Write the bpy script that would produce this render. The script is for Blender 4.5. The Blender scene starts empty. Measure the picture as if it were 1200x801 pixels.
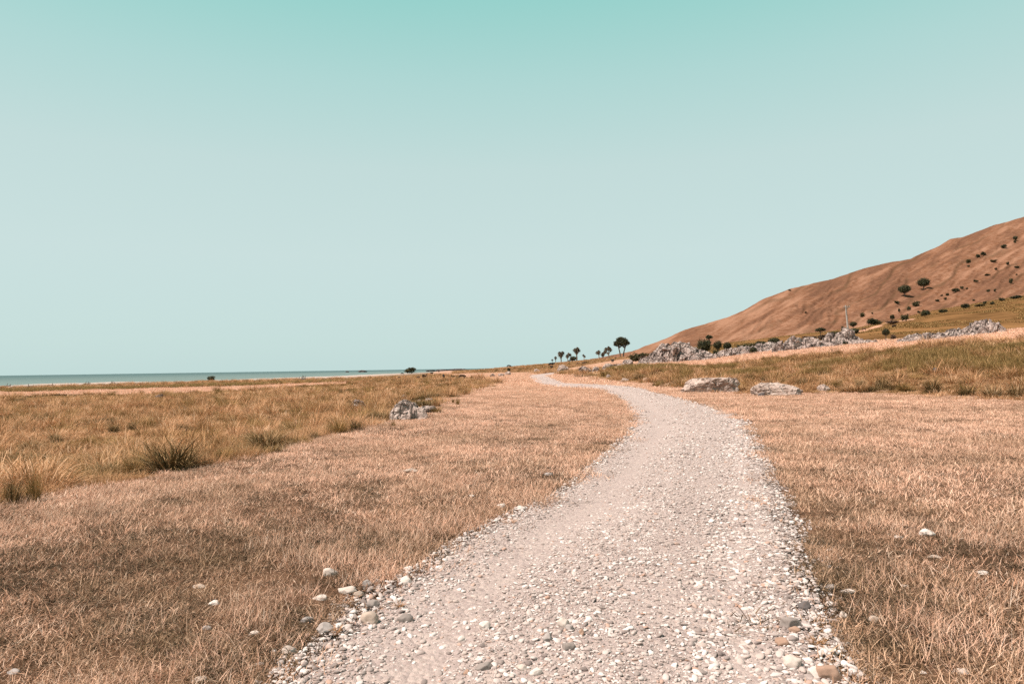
import bpy, bmesh, math, random
import numpy as np
from mathutils import Vector, Matrix

random.seed(7)
RNG = np.random.default_rng(11)
SC = bpy.context.scene
COL = SC.collection
PI = math.pi

# ------------------------------------------------------------------ noise
def _hash(ix, iy, iz=0, seed=0):
    h = (ix.astype(np.int64) * 374761393 + iy.astype(np.int64) * 668265263
         + np.asarray(iz, dtype=np.int64) * 2147483647 + seed * 1274126177) & 0xffffffff
    h = ((h ^ (h >> 13)) * 1274126177) & 0xffffffff
    h = ((h ^ (h >> 16)) * 2246822519) & 0xffffffff
    return ((h ^ (h >> 15)) & 0xffffff) / float(0xffffff)

def vnoise2(x, y, seed=0):
    x = np.asarray(x, float); y = np.asarray(y, float)
    ix = np.floor(x); iy = np.floor(y)
    fx = x - ix; fy = y - iy
    ux = fx * fx * fx * (fx * (fx * 6 - 15) + 10); uy = fy * fy * fy * (fy * (fy * 6 - 15) + 10)
    a = _hash(ix, iy, 0, seed); b = _hash(ix + 1, iy, 0, seed)
    c = _hash(ix, iy + 1, 0, seed); d = _hash(ix + 1, iy + 1, 0, seed)
    return (a * (1 - ux) + b * ux) * (1 - uy) + (c * (1 - ux) + d * ux) * uy

def fbm2(x, y, octv=4, seed=0, gain=0.5):
    s = 0.0; a = 1.0; t = 0.0
    for o in range(octv):
        s = s + a * (vnoise2(x * 2 ** o + 17.3 * o, y * 2 ** o - 9.1 * o, seed + o) * 2 - 1)
        t += a; a *= gain
    return s / t

def vnoise3(x, y, z, seed=0):
    ix = np.floor(x); iy = np.floor(y); iz = np.floor(z)
    f = [x - ix, y - iy, z - iz]
    u = [q * q * (3 - 2 * q) for q in f]
    r = 0
    for dx in (0, 1):
        for dy in (0, 1):
            for dz in (0, 1):
                w = (u[0] if dx else 1 - u[0]) * (u[1] if dy else 1 - u[1]) * (u[2] if dz else 1 - u[2])
                r = r + w * _hash(ix + dx, iy + dy, (iz + dz), seed)
    return r

def fbm3(x, y, z, octv=4, seed=0):
    s = 0.0; a = 1.0; t = 0.0
    for o in range(octv):
        s = s + a * (vnoise3(x * 2 ** o, y * 2 ** o, z * 2 ** o, seed + o) * 2 - 1)
        t += a; a *= .5
    return s / t

def sstep(a, b, x):
    t = np.clip((x - a) / (b - a), 0, 1)
    return t * t * (3 - 2 * t)

# ------------------------------------------------------------------ camera
F = 800.0                      # focal length in pixels of the 1200 px wide photograph (24 mm lens)
CAMH = 1.6
PITCH = math.atan(30.4 / F)
ROLL = math.atan(0.0149)
fwd = np.array([0, math.cos(PITCH), math.sin(PITCH)])
r0 = np.array([1.0, 0, 0]); u0 = np.array([0, -math.sin(PITCH), math.cos(PITCH)])
camR = math.cos(ROLL) * r0 - math.sin(ROLL) * u0
camU = math.cos(ROLL) * u0 + math.sin(ROLL) * r0
cam = bpy.data.objects.new("camera", bpy.data.cameras.new("camera"))
COL.objects.link(cam)
M = Matrix.Identity(4)
for i in range(3):
    M[i][0] = camR[i]; M[i][1] = camU[i]; M[i][2] = -fwd[i]
M[2][3] = CAMH
cam.matrix_world = M
cam.data.lens = 24; cam.data.sensor_width = 36
cam.data.clip_start = 0.05; cam.data.clip_end = 60000
SC.camera = cam

def ray(px, py):
    d = camR * ((px - 600) / F) + camU * ((400.5 - py) / F) + fwd
    return d / d[1]             # one metre of forward distance per unit

# ------------------------------------------------------------------ terrain
COLS = {
    -900: [(0, 0), (12, -.05), (30, -.25), (60, -.35), (120, -.4), (400, -.4), (3000, 0)],
    0:   [(0, 0), (12, -.05), (30, -.25), (60, -.35), (120, -.4), (400, -.4), (3000, 0)],
    400: [(0, 0), (20, 0), (60, -.2), (120, -.35), (400, -.4), (3000, 0)],
    500: [(0, 0), (60, -.05), (120, -.15), (400, -.3), (1200, .2), (3000, .2)],
    540: [(0, 0), (100, 0), (150, 0), (400, .1), (600, .5), (1200, 1), (3000, 1)],
    560: [(0, 0), (160, 0), (220, 0), (400, 1.8), (600, 2.0), (3000, 2)],
    580: [(0, 0), (160, 0), (220, .1), (400, 2.3), (600, 2.4), (3000, 2)],
    600: [(0, 0), (160, 0), (224, .1), (400, 3.1), (600, 3.3), (3000, 3)],
    640: [(0, 0), (160, 0), (224, .05), (260, 1.0), (400, 4.35), (600, 4.8), (3000, 5)],
    680: [(0, 0), (70, 0), (110, .5), (150, .9), (260, 2.2), (400, 6.0), (600, 6.5), (3000, 7)],
    720: [(0, 0), (60, 0), (80, .4), (110, 1.3), (150, 2.0), (400, 6.9), (600, 7.5), (3000, 8)],
    760: [(0, 0), (54, 0), (72, .7), (100, 2.1), (150, 2.6), (400, 7.3), (600, 9), (3000, 12)],
    800: [(0, 0), (52, 0), (75, 1.0), (100, 2.2), (150, 3.1), (450, 12.8), (600, 13), (3000, 14)],
    840: [(0, 0), (50, 0), (75, 1.3), (100, 2.5), (150, 3.6), (450, 14), (600, 14), (3000, 14)],
    900: [(0, 0), (46, 0), (75, 2.2), (100, 3.4), (150, 5), (450, 17.5), (3000, 17.5)],
    1000: [(0, 0), (37, 0), (65, 2.65), (90, 3.96), (150, 6.1), (450, 22), (3000, 22)],
    1100: [(0, 0), (33, 0), (58, 3.2), (80, 4.1), (150, 7.2), (450, 34), (3000, 34)],
    1200: [(0, 0), (29, 0), (55, 3.5), (75, 4.8), (150, 8.2), (450, 42), (3000, 42)],
    1500: [(0, 0), (20, 0), (45, 4.0), (70, 6.0), (150, 12), (450, 65), (3000, 65)],
    2400: [(0, 0), (16, 0), (40, 4.5), (70, 8.0), (150, 16), (450, 75), (3000, 75)],
}
_TP = np.arange(-900, 2401, 10.0)
_LY = np.linspace(math.log(4.0), math.log(9004.0), 420)
_keys = sorted(COLS)
_cols = np.array([np.interp(_LY, [math.log(y + 4) for y, _ in COLS[k]], [z for _, z in COLS[k]]) for k in _keys])
_TAB = np.array([[np.interp(p, _keys, _cols[:, j]) for p in _TP] for j in range(len(_LY))])
def _blur(a, s, ax):
    k = np.exp(-0.5 * (np.arange(-3 * s, 3 * s + 1) / s) ** 2); k /= k.sum()
    pad = [(0, 0), (0, 0)]; pad[ax] = (3 * s, 3 * s)
    ap = np.pad(a, pad, mode='edge')
    return np.apply_along_axis(lambda v: np.convolve(v, k, 'valid'), ax, ap)
_TAB = _blur(_blur(_TAB, 2, 1), 3, 0)

def table(x, y):
    x = np.asarray(x, float); y = np.asarray(y, float)
    th = np.arctan2(np.abs(x), y); r = np.hypot(x, y)
    th = np.minimum(th, math.radians(62))
    Y = r * np.cos(th); t = np.tan(th) * np.sign(x)
    p = np.clip((t * F + 600 - _TP[0]) / 10.0, 0, len(_TP) - 1.001)
    q = np.clip((np.log(Y + 4) - _LY[0]) / (_LY[1] - _LY[0]), 0, len(_LY) - 1.001)
    i = p.astype(int); j = q.astype(int); a = p - i; b = q - j
    return (_TAB[j, i] * (1 - a) + _TAB[j, i + 1] * a) * (1 - b) + (_TAB[j + 1, i] * (1 - a) + _TAB[j + 1, i + 1] * a) * b

def poly_sdist(pts, x, y):
    """signed distance to an open polyline: positive on its left side (walking along it)."""
    x = np.asarray(x, float); y = np.asarray(y, float)
    best = np.full(x.shape, 1e18); sg = np.zeros(x.shape)
    for (ax, ay), (bx, by) in zip(pts[:-1], pts[1:]):
        dx, dy = bx - ax, by - ay; L2 = dx * dx + dy * dy
        t = np.clip(((x - ax) * dx + (y - ay) * dy) / L2, 0, 1)
        qx = x - ax - t * dx; qy = y - ay - t * dy
        d = qx * qx + qy * qy
        cr = dx * (y - ay) - dy * (x - ax)
        m = d < best
        best = np.where(m, d, best); sg = np.where(m, np.sign(cr), sg)
    return np.sqrt(best) * sg

DIPL = [(-40, -40), (-16, -9), (-9.4, 2.5), (-6.4, 8.4), (-4.9, 11.7), (-3.7, 19.2), (-3.5, 34), (-2.6, 55), (-1.5, 75), (-3, 98), (-20, 200), (-52, 400), (-100, 900)]
COAST = [(-2500, -3000), (-600, -400), (-420, 0), (-330, 180), (-252, 334), (-195, 390), (-141, 566), (-118, 800), (-85, 1000), (-60, 1300), (100, 1700), (900, 2600), (4000, 4500), (12000, 9000)]

def in_poly(poly, x, y):
    x = np.asarray(x, float); y = np.asarray(y, float)
    c = np.zeros(x.shape, bool); n = len(poly)
    for i in range(n):
        x1, y1 = poly[i]; x2, y2 = poly[(i + 1) % n]
        if y1 == y2: continue
        c ^= ((y1 > y) != (y2 > y)) & (x < (x2 - x1) * (y - y1) / (y2 - y1) + x1)
    return c

PATHPOLY = None
def ground_z(x, y, detail=True):
    x = np.asarray(x, float); y = np.asarray(y, float)
    z = table(x, y)
    dl = poly_sdist(DIPL, x, y)
    z = z - 0.72 * sstep(0.0, 5.5, dl)
    dc = poly_sdist(COAST, x, y)      # positive: seaward
    _t = np.clip((dc + 230) / 236, 0, 1)
    z = z - 1.9 * (1 - (1 - _t) ** 2) - np.where(dc > 0, np.clip(dc, 0, 300) * 0.03, 0)
    if detail:
        r = np.hypot(x, y)
        tall = sstep(0.5, 4, dl)
        z = z + 0.035 * fbm2(x / 1.3, y / 1.3, 3, 3) * sstep(400, 100, r) * (0.5 + tall)
        z = z + (0.06 + 0.16 * tall) * fbm2(x / 7, y / 7, 3, 9) * sstep(3, 10, r)
        z = z + 0.5 * fbm2(x / 45, y / 45, 3, 19) * sstep(120, 300, r)
    return z

# the hill behind the flat
HSKY = [(560, 436), (640, 427), (700, 420), (740, 412), (780, 397), (804, 386), (829, 379), (853, 372), (872, 364), (894, 351), (908, 346), (927, 338.5), (949, 333), (978, 327), (1000, 319),
        (1020, 313), (1041, 308), (1071, 302.6), (1088, 295), (1105, 288), (1118, 279.7), (1132, 277.5), (1152, 270), (1173, 262), (1200, 255), (1260, 238), (1350, 214), (1500, 190), (1800, 190), (2400, 230)]
def hill_params(px):
    hy = 440 - 0.0149 * px
    sy = np.interp(px, [p for p, _ in HSKY], [v for _, v in HSKY])
    er = hy - sy
    Yr = np.interp(px, [600, 760, 1000, 1200, 1500, 2400], [640, 690, 850, 900, 900, 700])
    Yb = np.full(np.shape(px), 445.0)
    tb = table((px - 600) / F * 440, np.full(np.shape(px), 440.0))
    eb = (tb - 1.6) / 440 * F - 0.6
    return er, Yr, Yb, eb

def hill_z(x, y):
    x = np.asarray(x, float); y = np.asarray(y, float)
    px = 600 + F * x / np.maximum(y, 1)
    er, Yr, Yb, eb = hill_params(px)
    s = (y - Yb) / (Yr - Yb)
    sc = np.clip(s, 0, 1)
    e = eb + (er - eb) * (0.25 * sc + 0.75 * np.sin(sc * PI / 2) ** 1.15)
    z = 1.6 + e / F * y
    # gullies and spurs running down to the left
    q = (e - 0.58 * (px - 1000)) / 24.0 + 0.9 * fbm2(px / 60, e / 40, 3, 5)
    rid = 1 - np.abs(2 * (q - np.floor(q)) - 1)
    q2 = (e - 0.75 * (px - 1000)) / 9.0 + 1.3 * fbm2(px / 30, e / 20, 3, 25)
    rid2 = 1 - np.abs(2 * (q2 - np.floor(q2)) - 1)
    env = np.sin(np.clip(s, 0, 1) * PI) ** 0.6 * sstep(780, 900, px)
    z = z + env * (2.6 * (rid ** .8 - 0.5) + 1.6 * (rid2 - 0.5) + 1.3 * fbm2((px + 1.6 * e) / 40, (e - 0.55 * (px - 1000)) / 7, 4, 88)) + (.7 * fbm2(x / 25, y / 25, 4, 31) + .4 * fbm2(x / 7, y / 7, 3, 41)) * sstep(0, .08, s)
    back = np.clip(s - 1, 0, None)
    z = z - back * (Yr - Yb) * 0.25 - back ** 2 * 60
    front = np.clip(-s, 0, None)
    return z - front * 300

def surf_z(x, y):
    g = ground_z(x, y)
    m = (np.asarray(y) > 430) & (np.asarray(x) > -60)
    return np.where(m, np.maximum(g, hill_z(x, y)), g)

_YS = np.exp(np.linspace(math.log(2.0), math.log(1600), 2600))
def hit(px, py):
    d = ray(px, py)
    z = surf_z(d[0] * _YS, _YS)
    below = CAMH + d[2] * _YS < z
    i = int(np.argmax(below)) if below.any() else len(_YS) - 1
    if i == 0: Y = _YS[0]
    else:
        a = CAMH + d[2] * _YS[i - 1] - z[i - 1]; b = CAMH + d[2] * _YS[i] - z[i]
        t = a / (a - b) if a != b else 0
        Y = _YS[i - 1] + (_YS[i] - _YS[i - 1]) * min(max(t, 0), 1)
    x = d[0] * Y
    return np.array([x, Y, float(surf_z(np.array([x]), np.array([Y]))[0])])

def hit_at(px, Y):
    """the ground point at forward distance Y in the direction of column px"""
    x = (px - 600) / F * Y
    return np.array([x, Y, float(surf_z(np.array([x]), np.array([Y]))[0])])

# ------------------------------------------------------------------ object helpers
def tag(o, label=None, cat=None, group=None, kind=None):
    if label: o["label"] = label
    if cat: o["category"] = cat
    if group: o["group"] = group
    if kind: o["kind"] = kind
    return o

def np_mesh(name, V, Fc, smooth=False):
    """V (n,3), Fc list of equal-size int arrays or one (m,k) array"""
    me = bpy.data.meshes.new(name)
    V = np.asarray(V, np.float32)
    fs = Fc if isinstance(Fc, (list, tuple)) else [Fc]
    loops = np.concatenate([np.asarray(f, np.int32).ravel() for f in fs])
    tot = np.concatenate([np.full(len(f), f.shape[1], np.int32) for f in fs])
    st = np.concatenate([[0], np.cumsum(tot)[:-1]]).astype(np.int32)
    me.vertices.add(len(V)); me.vertices.foreach_set("co", V.ravel())
    me.loops.add(len(loops)); me.loops.foreach_set("vertex_index", loops)
    me.polygons.add(len(tot)); me.polygons.foreach_set("loop_start", st); me.polygons.foreach_set("loop_total", tot)
    me.update(calc_edges=True)
    me.polygons.foreach_set("use_smooth", np.full(len(tot), bool(smooth)))
    return me

def add_attr(me, name, data, typ='FLOAT', dom='POINT'):
    a = me.attributes.new(name, typ, dom)
    key = {'FLOAT': 'value', 'INT': 'value', 'FLOAT_VECTOR': 'vector', 'FLOAT_COLOR': 'color'}[typ]
    a.data.foreach_set(key, np.asarray(data, np.int32 if typ == 'INT' else np.float32).ravel())

def link(name, me, mat=None, parent=None):
    o = bpy.data.objects.new(name, me)
    COL.objects.link(o)
    if mat and not me.materials: me.materials.append(mat)
    if parent: o.parent = parent
    return o

def empty(name, loc, rz=0.0):
    o = bpy.data.objects.new(name, None); COL.objects.link(o)
    o.location = loc; o.rotation_euler = (0, 0, rz); o.empty_display_size = .2
    return o

# ------------------------------------------------------------------ materials
def newmat(name):
    m = bpy.data.materials.new(name); m.use_nodes = True
    nt = m.node_tree; nt.nodes.clear()
    out = nt.nodes.new("ShaderNodeOutputMaterial")
    return m, nt, out

class NB:
    """a small node builder"""
    def __init__(s, nt): s.nt = nt
    def n(s, t, **k):
        nd = s.nt.nodes.new(t)
        for a, b in k.items(): setattr(nd, a, b)
        return nd
    def l(s, a, b): s.nt.links.new(a, b)
    def pos(s): return s.n("ShaderNodeNewGeometry").outputs["Position"]
    def obj(s): return s.n("ShaderNodeTexCoord").outputs["Object"]
    def noise(s, vec, scale, detail=4, rough=.55, dist=0.0):
        nd = s.n("ShaderNodeTexNoise"); nd.inputs["Scale"].default_value = scale
        nd.inputs["Detail"].default_value = detail; nd.inputs["Roughness"].default_value = rough
        nd.inputs["Distortion"].default_value = dist
        s.l(vec, nd.inputs["Vector"]); return nd.outputs["Fac"]
    def vor(s, vec, scale, out="Distance", feat='F1'):
        nd = s.n("ShaderNodeTexVoronoi", feature=feat); nd.inputs["Scale"].default_value = scale
        s.l(vec, nd.inputs["Vector"]); return nd.outputs[out]
    def ramp(s, fac, stops, interp='LINEAR'):
        nd = s.n("ShaderNodeValToRGB"); cr = nd.color_ramp; cr.interpolation = interp
        while len(cr.elements) < len(stops): cr.elements.new(0.5)
        for e, (p, c) in zip(cr.elements, stops):
            e.position = p; e.color = (*c, 1) if len(c) == 3 else c
        s.l(fac, nd.inputs["Fac"]); return nd.outputs["Color"]
    def mix(s, fac, a, b, blend='MIX'):
        nd = s.n("ShaderNodeMix", data_type='RGBA', blend_type=blend)
        for sock, v in ((nd.inputs[0], fac), (nd.inputs[6], a), (nd.inputs[7], b)):
            if isinstance(v, (int, float)): sock.default_value = v
            elif isinstance(v, tuple): sock.default_value = (*v, 1)
            else: s.l(v, sock)
        return nd.outputs[2]
    def math(s, op, a, b=0.0, c=0.0):
        nd = s.n("ShaderNodeMath", operation=op)
        for i, v in enumerate((a, b, c)):
            if isinstance(v, (int, float)): nd.inputs[i].default_value = v
            else: s.l(v, nd.inputs[i])
        return nd.outputs[0]
    def attr(s, name, typ='GEOMETRY', out="Fac"):
        nd = s.n("ShaderNodeAttribute", attribute_name=name, attribute_type=typ); return nd.outputs[out]
    def bump(s, h, strength=.5, dist=.05):
        nd = s.n("ShaderNodeBump"); nd.inputs["Strength"].default_value = strength; nd.inputs["Distance"].default_value = dist
        s.l(h, nd.inputs["Height"]); return nd.outputs["Normal"]
    def bsdf(s, color, rough=.9, normal=None, spec=.2):
        if spec <= .06:
            nd = s.n("ShaderNodeBsdfDiffuse"); s.l(color, nd.inputs[0])
            if normal is not None: s.l(normal, nd.inputs["Normal"])
            return nd.outputs[0]
        nd = s.n("ShaderNodeBsdfPrincipled")
        if isinstance(color, tuple): nd.inputs["Base Color"].default_value = (*color, 1)
        else: s.l(color, nd.inputs["Base Color"])
        nd.inputs["Roughness"].default_value = rough; nd.inputs["Specular IOR Level"].default_value = spec
        if normal is not None: s.l(normal, nd.inputs["Normal"])
        return nd.outputs[0]

def sep(nb, col):
    nd = nb.n("ShaderNodeSeparateColor"); nb.l(col, nd.inputs[0]); return nd.outputs

# --- ground: zone weights ride on the sheet as two colour attributes (what grows there)
def mat_ground():
    m, nt, out = newmat("ground_turf"); nb = NB(nt)
    p = nb.pos()
    n1 = nb.noise(p, .35, 6, .65); n2 = nb.noise(p, 6, 5, .7); n3 = nb.noise(p, .05, 4)
    nf = nb.noise(p, 38, 4, .75)
    short = nb.mix(nb.math('ADD', nb.math('MULTIPLY', n2, .6), nb.math('MULTIPLY', nb.ramp(nf, [(.35, (0, 0, 0)), (.65, (1, 1, 1))]), .4)), (.018, .012, .008), (.15, .085, .052))  # soil between blades darkened, standing in for shadow in the grass
    far_ = nb.n('ShaderNodeVectorMath', operation='LENGTH'); nb.l(p, far_.inputs[0])
    short = nb.mix(nb.ramp(n1, [(.35, (0, 0, 0)), (.7, (1, 1, 1))]), short, nb.mix(n2, (.05, .028, .018), (.40, .225, .145)))
    tall = nb.mix(n2, (.035, .021, .010), (.27, .15, .062))  # hollow floor darkened to paint the shadow between grass mounds
    tall = nb.mix(nb.ramp(n1, [(.4, (0, 0, 0)), (.62, (1, 1, 1))]), tall, nb.mix(n2, (.07, .04, .018), (.42, .235, .115)))
    # beyond a stone's throw the sward closes over the soil
    short = nb.mix(nb.math('MULTIPLY', nb.ramp(nb.math('MULTIPLY', far_.outputs['Value'], .005), [(.05, (0, 0, 0)), (.3, (1, 1, 1))]), .8), short, nb.mix(n2, (.42, .235, .155), (.68, .41, .29)))
    za = sep(nb, nb.attr("zone_a", out="Color")); zb = sep(nb, nb.attr("zone_b", out="Color"))
    c = nb.mix(za[0], short, tall)
    c = nb.mix(za[1], c, nb.mix(n2, (.44, .225, .145), (.60, .345, .24)))
    c = nb.mix(zb[0], c, nb.mix(nb.ramp(nb.noise(p, .06, 9, .75), [(.36, (0, 0, 0)), (.62, (1, 1, 1))]), (.11, .058, .024), (.27, .14, .06)))
    c = nb.mix(zb[1], c, nb.mix(n1, (.10, .082, .028), (.18, .135, .05)))
    c = nb.mix(za[2], c, nb.mix(n1, (.40, .31, .265), (.60, .50, .45)))
    h = nb.math('ADD', nb.math('MULTIPLY', n2, .4), n1)
    nb.l(nb.bsdf(c, .95, nb.bump(h, .8, .25), .05), out.inputs[0])
    return m

def mat_hill():
    m, nt, out = newmat("hill_turf"); nb = NB(nt)
    p = nb.pos()
    a = nb.noise(p, .012, 6, .6, .4); b = nb.noise(p, .09, 6, .7); d = nb.noise(p, .22, 5, .75)
    c = nb.mix(a, (.135, .066, .040), (.33, .168, .105))
    c = nb.mix(nb.math('MULTIPLY', b, .75), c, (.35, .19, .122))
    c = nb.mix(nb.ramp(d, [(.42, (1, 1, 1)), (.56, (0, 0, 0))]), c, (.19, .085, .046))
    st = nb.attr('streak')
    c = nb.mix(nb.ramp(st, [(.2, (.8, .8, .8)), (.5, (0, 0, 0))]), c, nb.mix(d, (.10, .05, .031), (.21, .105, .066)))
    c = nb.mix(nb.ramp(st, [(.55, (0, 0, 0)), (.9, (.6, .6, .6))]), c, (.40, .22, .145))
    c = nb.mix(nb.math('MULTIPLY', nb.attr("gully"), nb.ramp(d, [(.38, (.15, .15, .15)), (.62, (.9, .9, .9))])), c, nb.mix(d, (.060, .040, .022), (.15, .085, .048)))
    h = nb.math('ADD', b, nb.math('MULTIPLY', d, .4))
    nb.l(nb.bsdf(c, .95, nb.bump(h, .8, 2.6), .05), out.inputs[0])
    return m

def mat_path():
    m, nt, out = newmat("dirt_track"); nb = NB(nt)
    p = nb.pos()
    n = nb.noise(p, 1.2, 6, .65); f = nb.noise(p, 45, 4, .75)
    v = nb.n("ShaderNodeTexVoronoi"); v.inputs["Scale"].default_value = 26; nb.l(p, v.inputs["Vector"])
    vc = sep(nb, v.outputs["Color"])
    c = nb.mix(n, (.385, .296, .272), (.53, .425, .395))
    c = nb.mix(nb.math('MULTIPLY', nb.ramp(vc[0], [(.35, (0, 0, 0)), (.95, (1, 1, 1))]), .8), c, (.56, .45, .405))
    c = nb.mix(nb.ramp(f, [(.30, (.8, .8, .8)), (.46, (0, 0, 0))]), c, (.26, .18, .145))
    h = nb.math('ADD', nb.math('MULTIPLY', v.outputs["Distance"], -1.0), f)
    nb.l(nb.bsdf(c, .95, nb.bump(h, .7, .02), .1), out.inputs[0])
    return m

def mat_blade(name, cols, transl=.35, patch=None, scale=.6, pf=.8):
    """dry grass: a colour per blade, shifted by the patch it grows in"""
    m, nt, out = newmat(name); nb = NB(nt)
    bl = nb.attr("bl")
    rnd = nb.n("ShaderNodeObjectInfo").outputs["Random"]
    f = nb.math('ADD', nb.math('MULTIPLY', bl, .7), nb.math('MULTIPLY', rnd, .3))
    c = nb.ramp(f, cols)
    if patch:
        pn = nb.noise(nb.pos(), scale, 4, .6)
        c = nb.mix(nb.math('MULTIPLY', nb.ramp(pn, [(.42, (0, 0, 0)), (.66, (1, 1, 1))]), pf), c, nb.ramp(bl, patch))
    d = nb.bsdf(c, .75, None, .12)
    t = nb.n("ShaderNodeBsdfTranslucent"); nb.l(c, t.inputs["Color"])
    mx = nb.n("ShaderNodeMixShader"); mx.inputs[0].default_value = transl
    nb.l(d, mx.inputs[1]); nb.l(t.outputs[0], mx.inputs[2]); nb.l(mx.outputs[0], out.inputs[0])
    return m

def mat_stone(name, stops, scale=9.0, bump=.35, speck=.5, use_random=True, dist=.01):
    m, nt, out = newmat(name); nb = NB(nt)
    p = nb.obj()
    if use_random:
        c = nb.ramp(nb.n("ShaderNodeObjectInfo").outputs["Random"], stops)
    else:
        c = nb.ramp(nb.noise(p, scale * .25, 5, .65, .5), stops)
    n = nb.noise(p, scale, 6, .7)
    c = nb.mix(speck, c, nb.ramp(n, [(.30, (.42, .38, .35)), (.5, (.9, .88, .86)), (.72, (1, 1, 1))]), 'MULTIPLY')
    nb.l(nb.bsdf(c, .88, nb.bump(n, bump, dist), .2), out.inputs[0])
    return m

def mat_rock(name, base, light, dark, scale=1.0, joints=1.0):
    m, nt, out = newmat(name); nb = NB(nt)
    p = nb.pos()
    a = nb.noise(p, 1.1 * scale, 7, .68, .6); b = nb.noise(p, 5.5 * scale, 6, .72)
    c = nb.ramp(a, [(.32, dark), (.5, base), (.66, light)])
    c = nb.mix(nb.ramp(b, [(.56, (0, 0, 0)), (.70, (1, 1, 1))]), c, light)          # pale lichen
    c = nb.mix(nb.ramp(b, [(.28, (1, 1, 1)), (.40, (0, 0, 0))]), c, dark)           # pits, their shade painted dark
    # joints splitting the rock into blocks, their shadow painted as dark lines
    wv = nb.n("ShaderNodeVectorMath", operation='ADD'); nz = nb.n("ShaderNodeTexNoise"); nz.inputs["Scale"].default_value = 1.5 * scale; nb.l(p, nz.inputs["Vector"])
    nb.l(p, wv.inputs[0]); nb.l(nz.outputs["Color"], wv.inputs[1])
    v1 = nb.vor(wv.outputs[0], .75 * scale, "Distance", 'DISTANCE_TO_EDGE'); v2 = nb.vor(wv.outputs[0], 2.1 * scale, "Distance", 'DISTANCE_TO_EDGE')
    j = nb.math('MINIMUM', v1, nb.math('ADD', nb.math('MULTIPLY', v2, .8), .02))
    if joints < 1: j = v1
    c = nb.mix(nb.ramp(j, [(.012, (.9 * joints,) * 3), (.045, (0, 0, 0))]), c, tuple(q * .7 for q in dark))
    o = nb.noise(p, .8 * scale, 5, .6)
    c = nb.mix(nb.math('MULTIPLY', nb.ramp(o, [(.60, (0, 0, 0)), (.74, (1, 1, 1))]), .4), c, (.36, .20, .12))
    h = nb.math('ADD', nb.math('ADD', a, nb.math('MULTIPLY', b, .6)), nb.ramp(j, [(0, (0, 0, 0)), (.1, (1, 1, 1))]))
    nb.l(nb.bsdf(c, .92, nb.bump(h, .9, .12 / scale), .15), out.inputs[0])
    return m

def mat_leaf(name, stops, transl=.2):
    m, nt, out = newmat(name); nb = NB(nt)
    c = nb.ramp(nb.attr("bl"), stops)
    d = nb.bsdf(c, .6, None, .25)
    t = nb.n("ShaderNodeBsdfTranslucent"); nb.l(c, t.inputs["Color"])
    mx = nb.n("ShaderNodeMixShader"); mx.inputs[0].default_value = transl
    nb.l(d, mx.inputs[1]); nb.l(t.outputs[0], mx.inputs[2]); nb.l(mx.outputs[0], out.inputs[0])
    return m

def mat_plain(name, col, rough=.8, nscale=4, var=.5):
    m, nt, out = newmat(name); nb = NB(nt)
    n = nb.noise(nb.obj(), nscale, 5, .65)
    c = nb.mix(n, tuple(q * (1 - var) for q in col), tuple(min(1, q * (1 + var * .6)) for q in col))
    nb.l(nb.bsdf(c, rough, nb.bump(n, .4, .02), .2), out.inputs[0])
    return m

def mat_sea():
    m, nt, out = newmat("sea_water"); nb = NB(nt)
    p = nb.pos()
    mp = nb.n("ShaderNodeMapping"); mp.inputs["Scale"].default_value = (.010, .03, 1); nb.l(p, mp.inputs[0])
    n = nb.noise(mp.outputs[0], 1.0, 6, .65)
    dc = nb.attr("shore")
    c = nb.mix(n, (.060, .105, .109), (.086, .144, .146))
    c = nb.mix(nb.ramp(dc, [(.0, (1, 1, 1)), (.35, (.35, .35, .35)), (1, (0, 0, 0))]), c, (.17, .225, .21))
    w = nb.noise(p, .35, 4, .7)
    nb.l(nb.bsdf(c, .5, nb.bump(w, .35, .4), .08), out.inputs[0])
    return m

MG = mat_ground(); MH = mat_hill(); MP = mat_path(); MSEA = mat_sea()
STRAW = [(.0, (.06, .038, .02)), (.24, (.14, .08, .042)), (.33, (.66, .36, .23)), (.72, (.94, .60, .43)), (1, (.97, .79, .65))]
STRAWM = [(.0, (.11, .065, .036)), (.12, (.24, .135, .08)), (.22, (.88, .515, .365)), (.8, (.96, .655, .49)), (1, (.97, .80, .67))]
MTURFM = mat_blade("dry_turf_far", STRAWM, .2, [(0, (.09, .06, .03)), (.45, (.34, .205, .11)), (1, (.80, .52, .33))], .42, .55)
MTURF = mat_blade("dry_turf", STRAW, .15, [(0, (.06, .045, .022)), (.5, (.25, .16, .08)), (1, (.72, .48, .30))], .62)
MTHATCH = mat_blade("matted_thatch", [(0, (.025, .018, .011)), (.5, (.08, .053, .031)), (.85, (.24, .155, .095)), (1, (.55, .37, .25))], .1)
MTALL = mat_blade("tall_dry_grass", [(0, (.11, .065, .028)), (.22, (.36, .19, .085)), (.6, (.80, .44, .24)), (1, (.93, .67, .47))], .2,
                  [(0, (.10, .060, .024)), (.5, (.38, .20, .08)), (1, (.72, .42, .20))], .22)
MTUSS = mat_blade("dark_tussock", [(0, (.045, .033, .015)), (.42, (.115, .077, .031)), (.64, (.25, .155, .065)), (.8, (.64, .41, .22)), (1, (.83, .61, .41))], .12)
MOLIVE = mat_blade("olive_rush", [(0, (.09, .06, .022)), (.45, (.27, .165, .06)), (1, (.66, .40, .18))], .25)
MGREEN = mat_blade("green_reed", [(0, (.14, .095, .034)), (.5, (.34, .215, .08)), (1, (.62, .39, .19))], .3)
MPEB = mat_stone("river_pebbles", [(0, (.25, .20, .185)), (.14, (.38, .31, .285)), (.3, (.50, .41, .38)), (.33, (.54, .34, .26)), (.37, (.54, .43, .385)), (.7, (.655, .56, .525)), (1, (.84, .755, .72))], 14, .25, .45)
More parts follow.
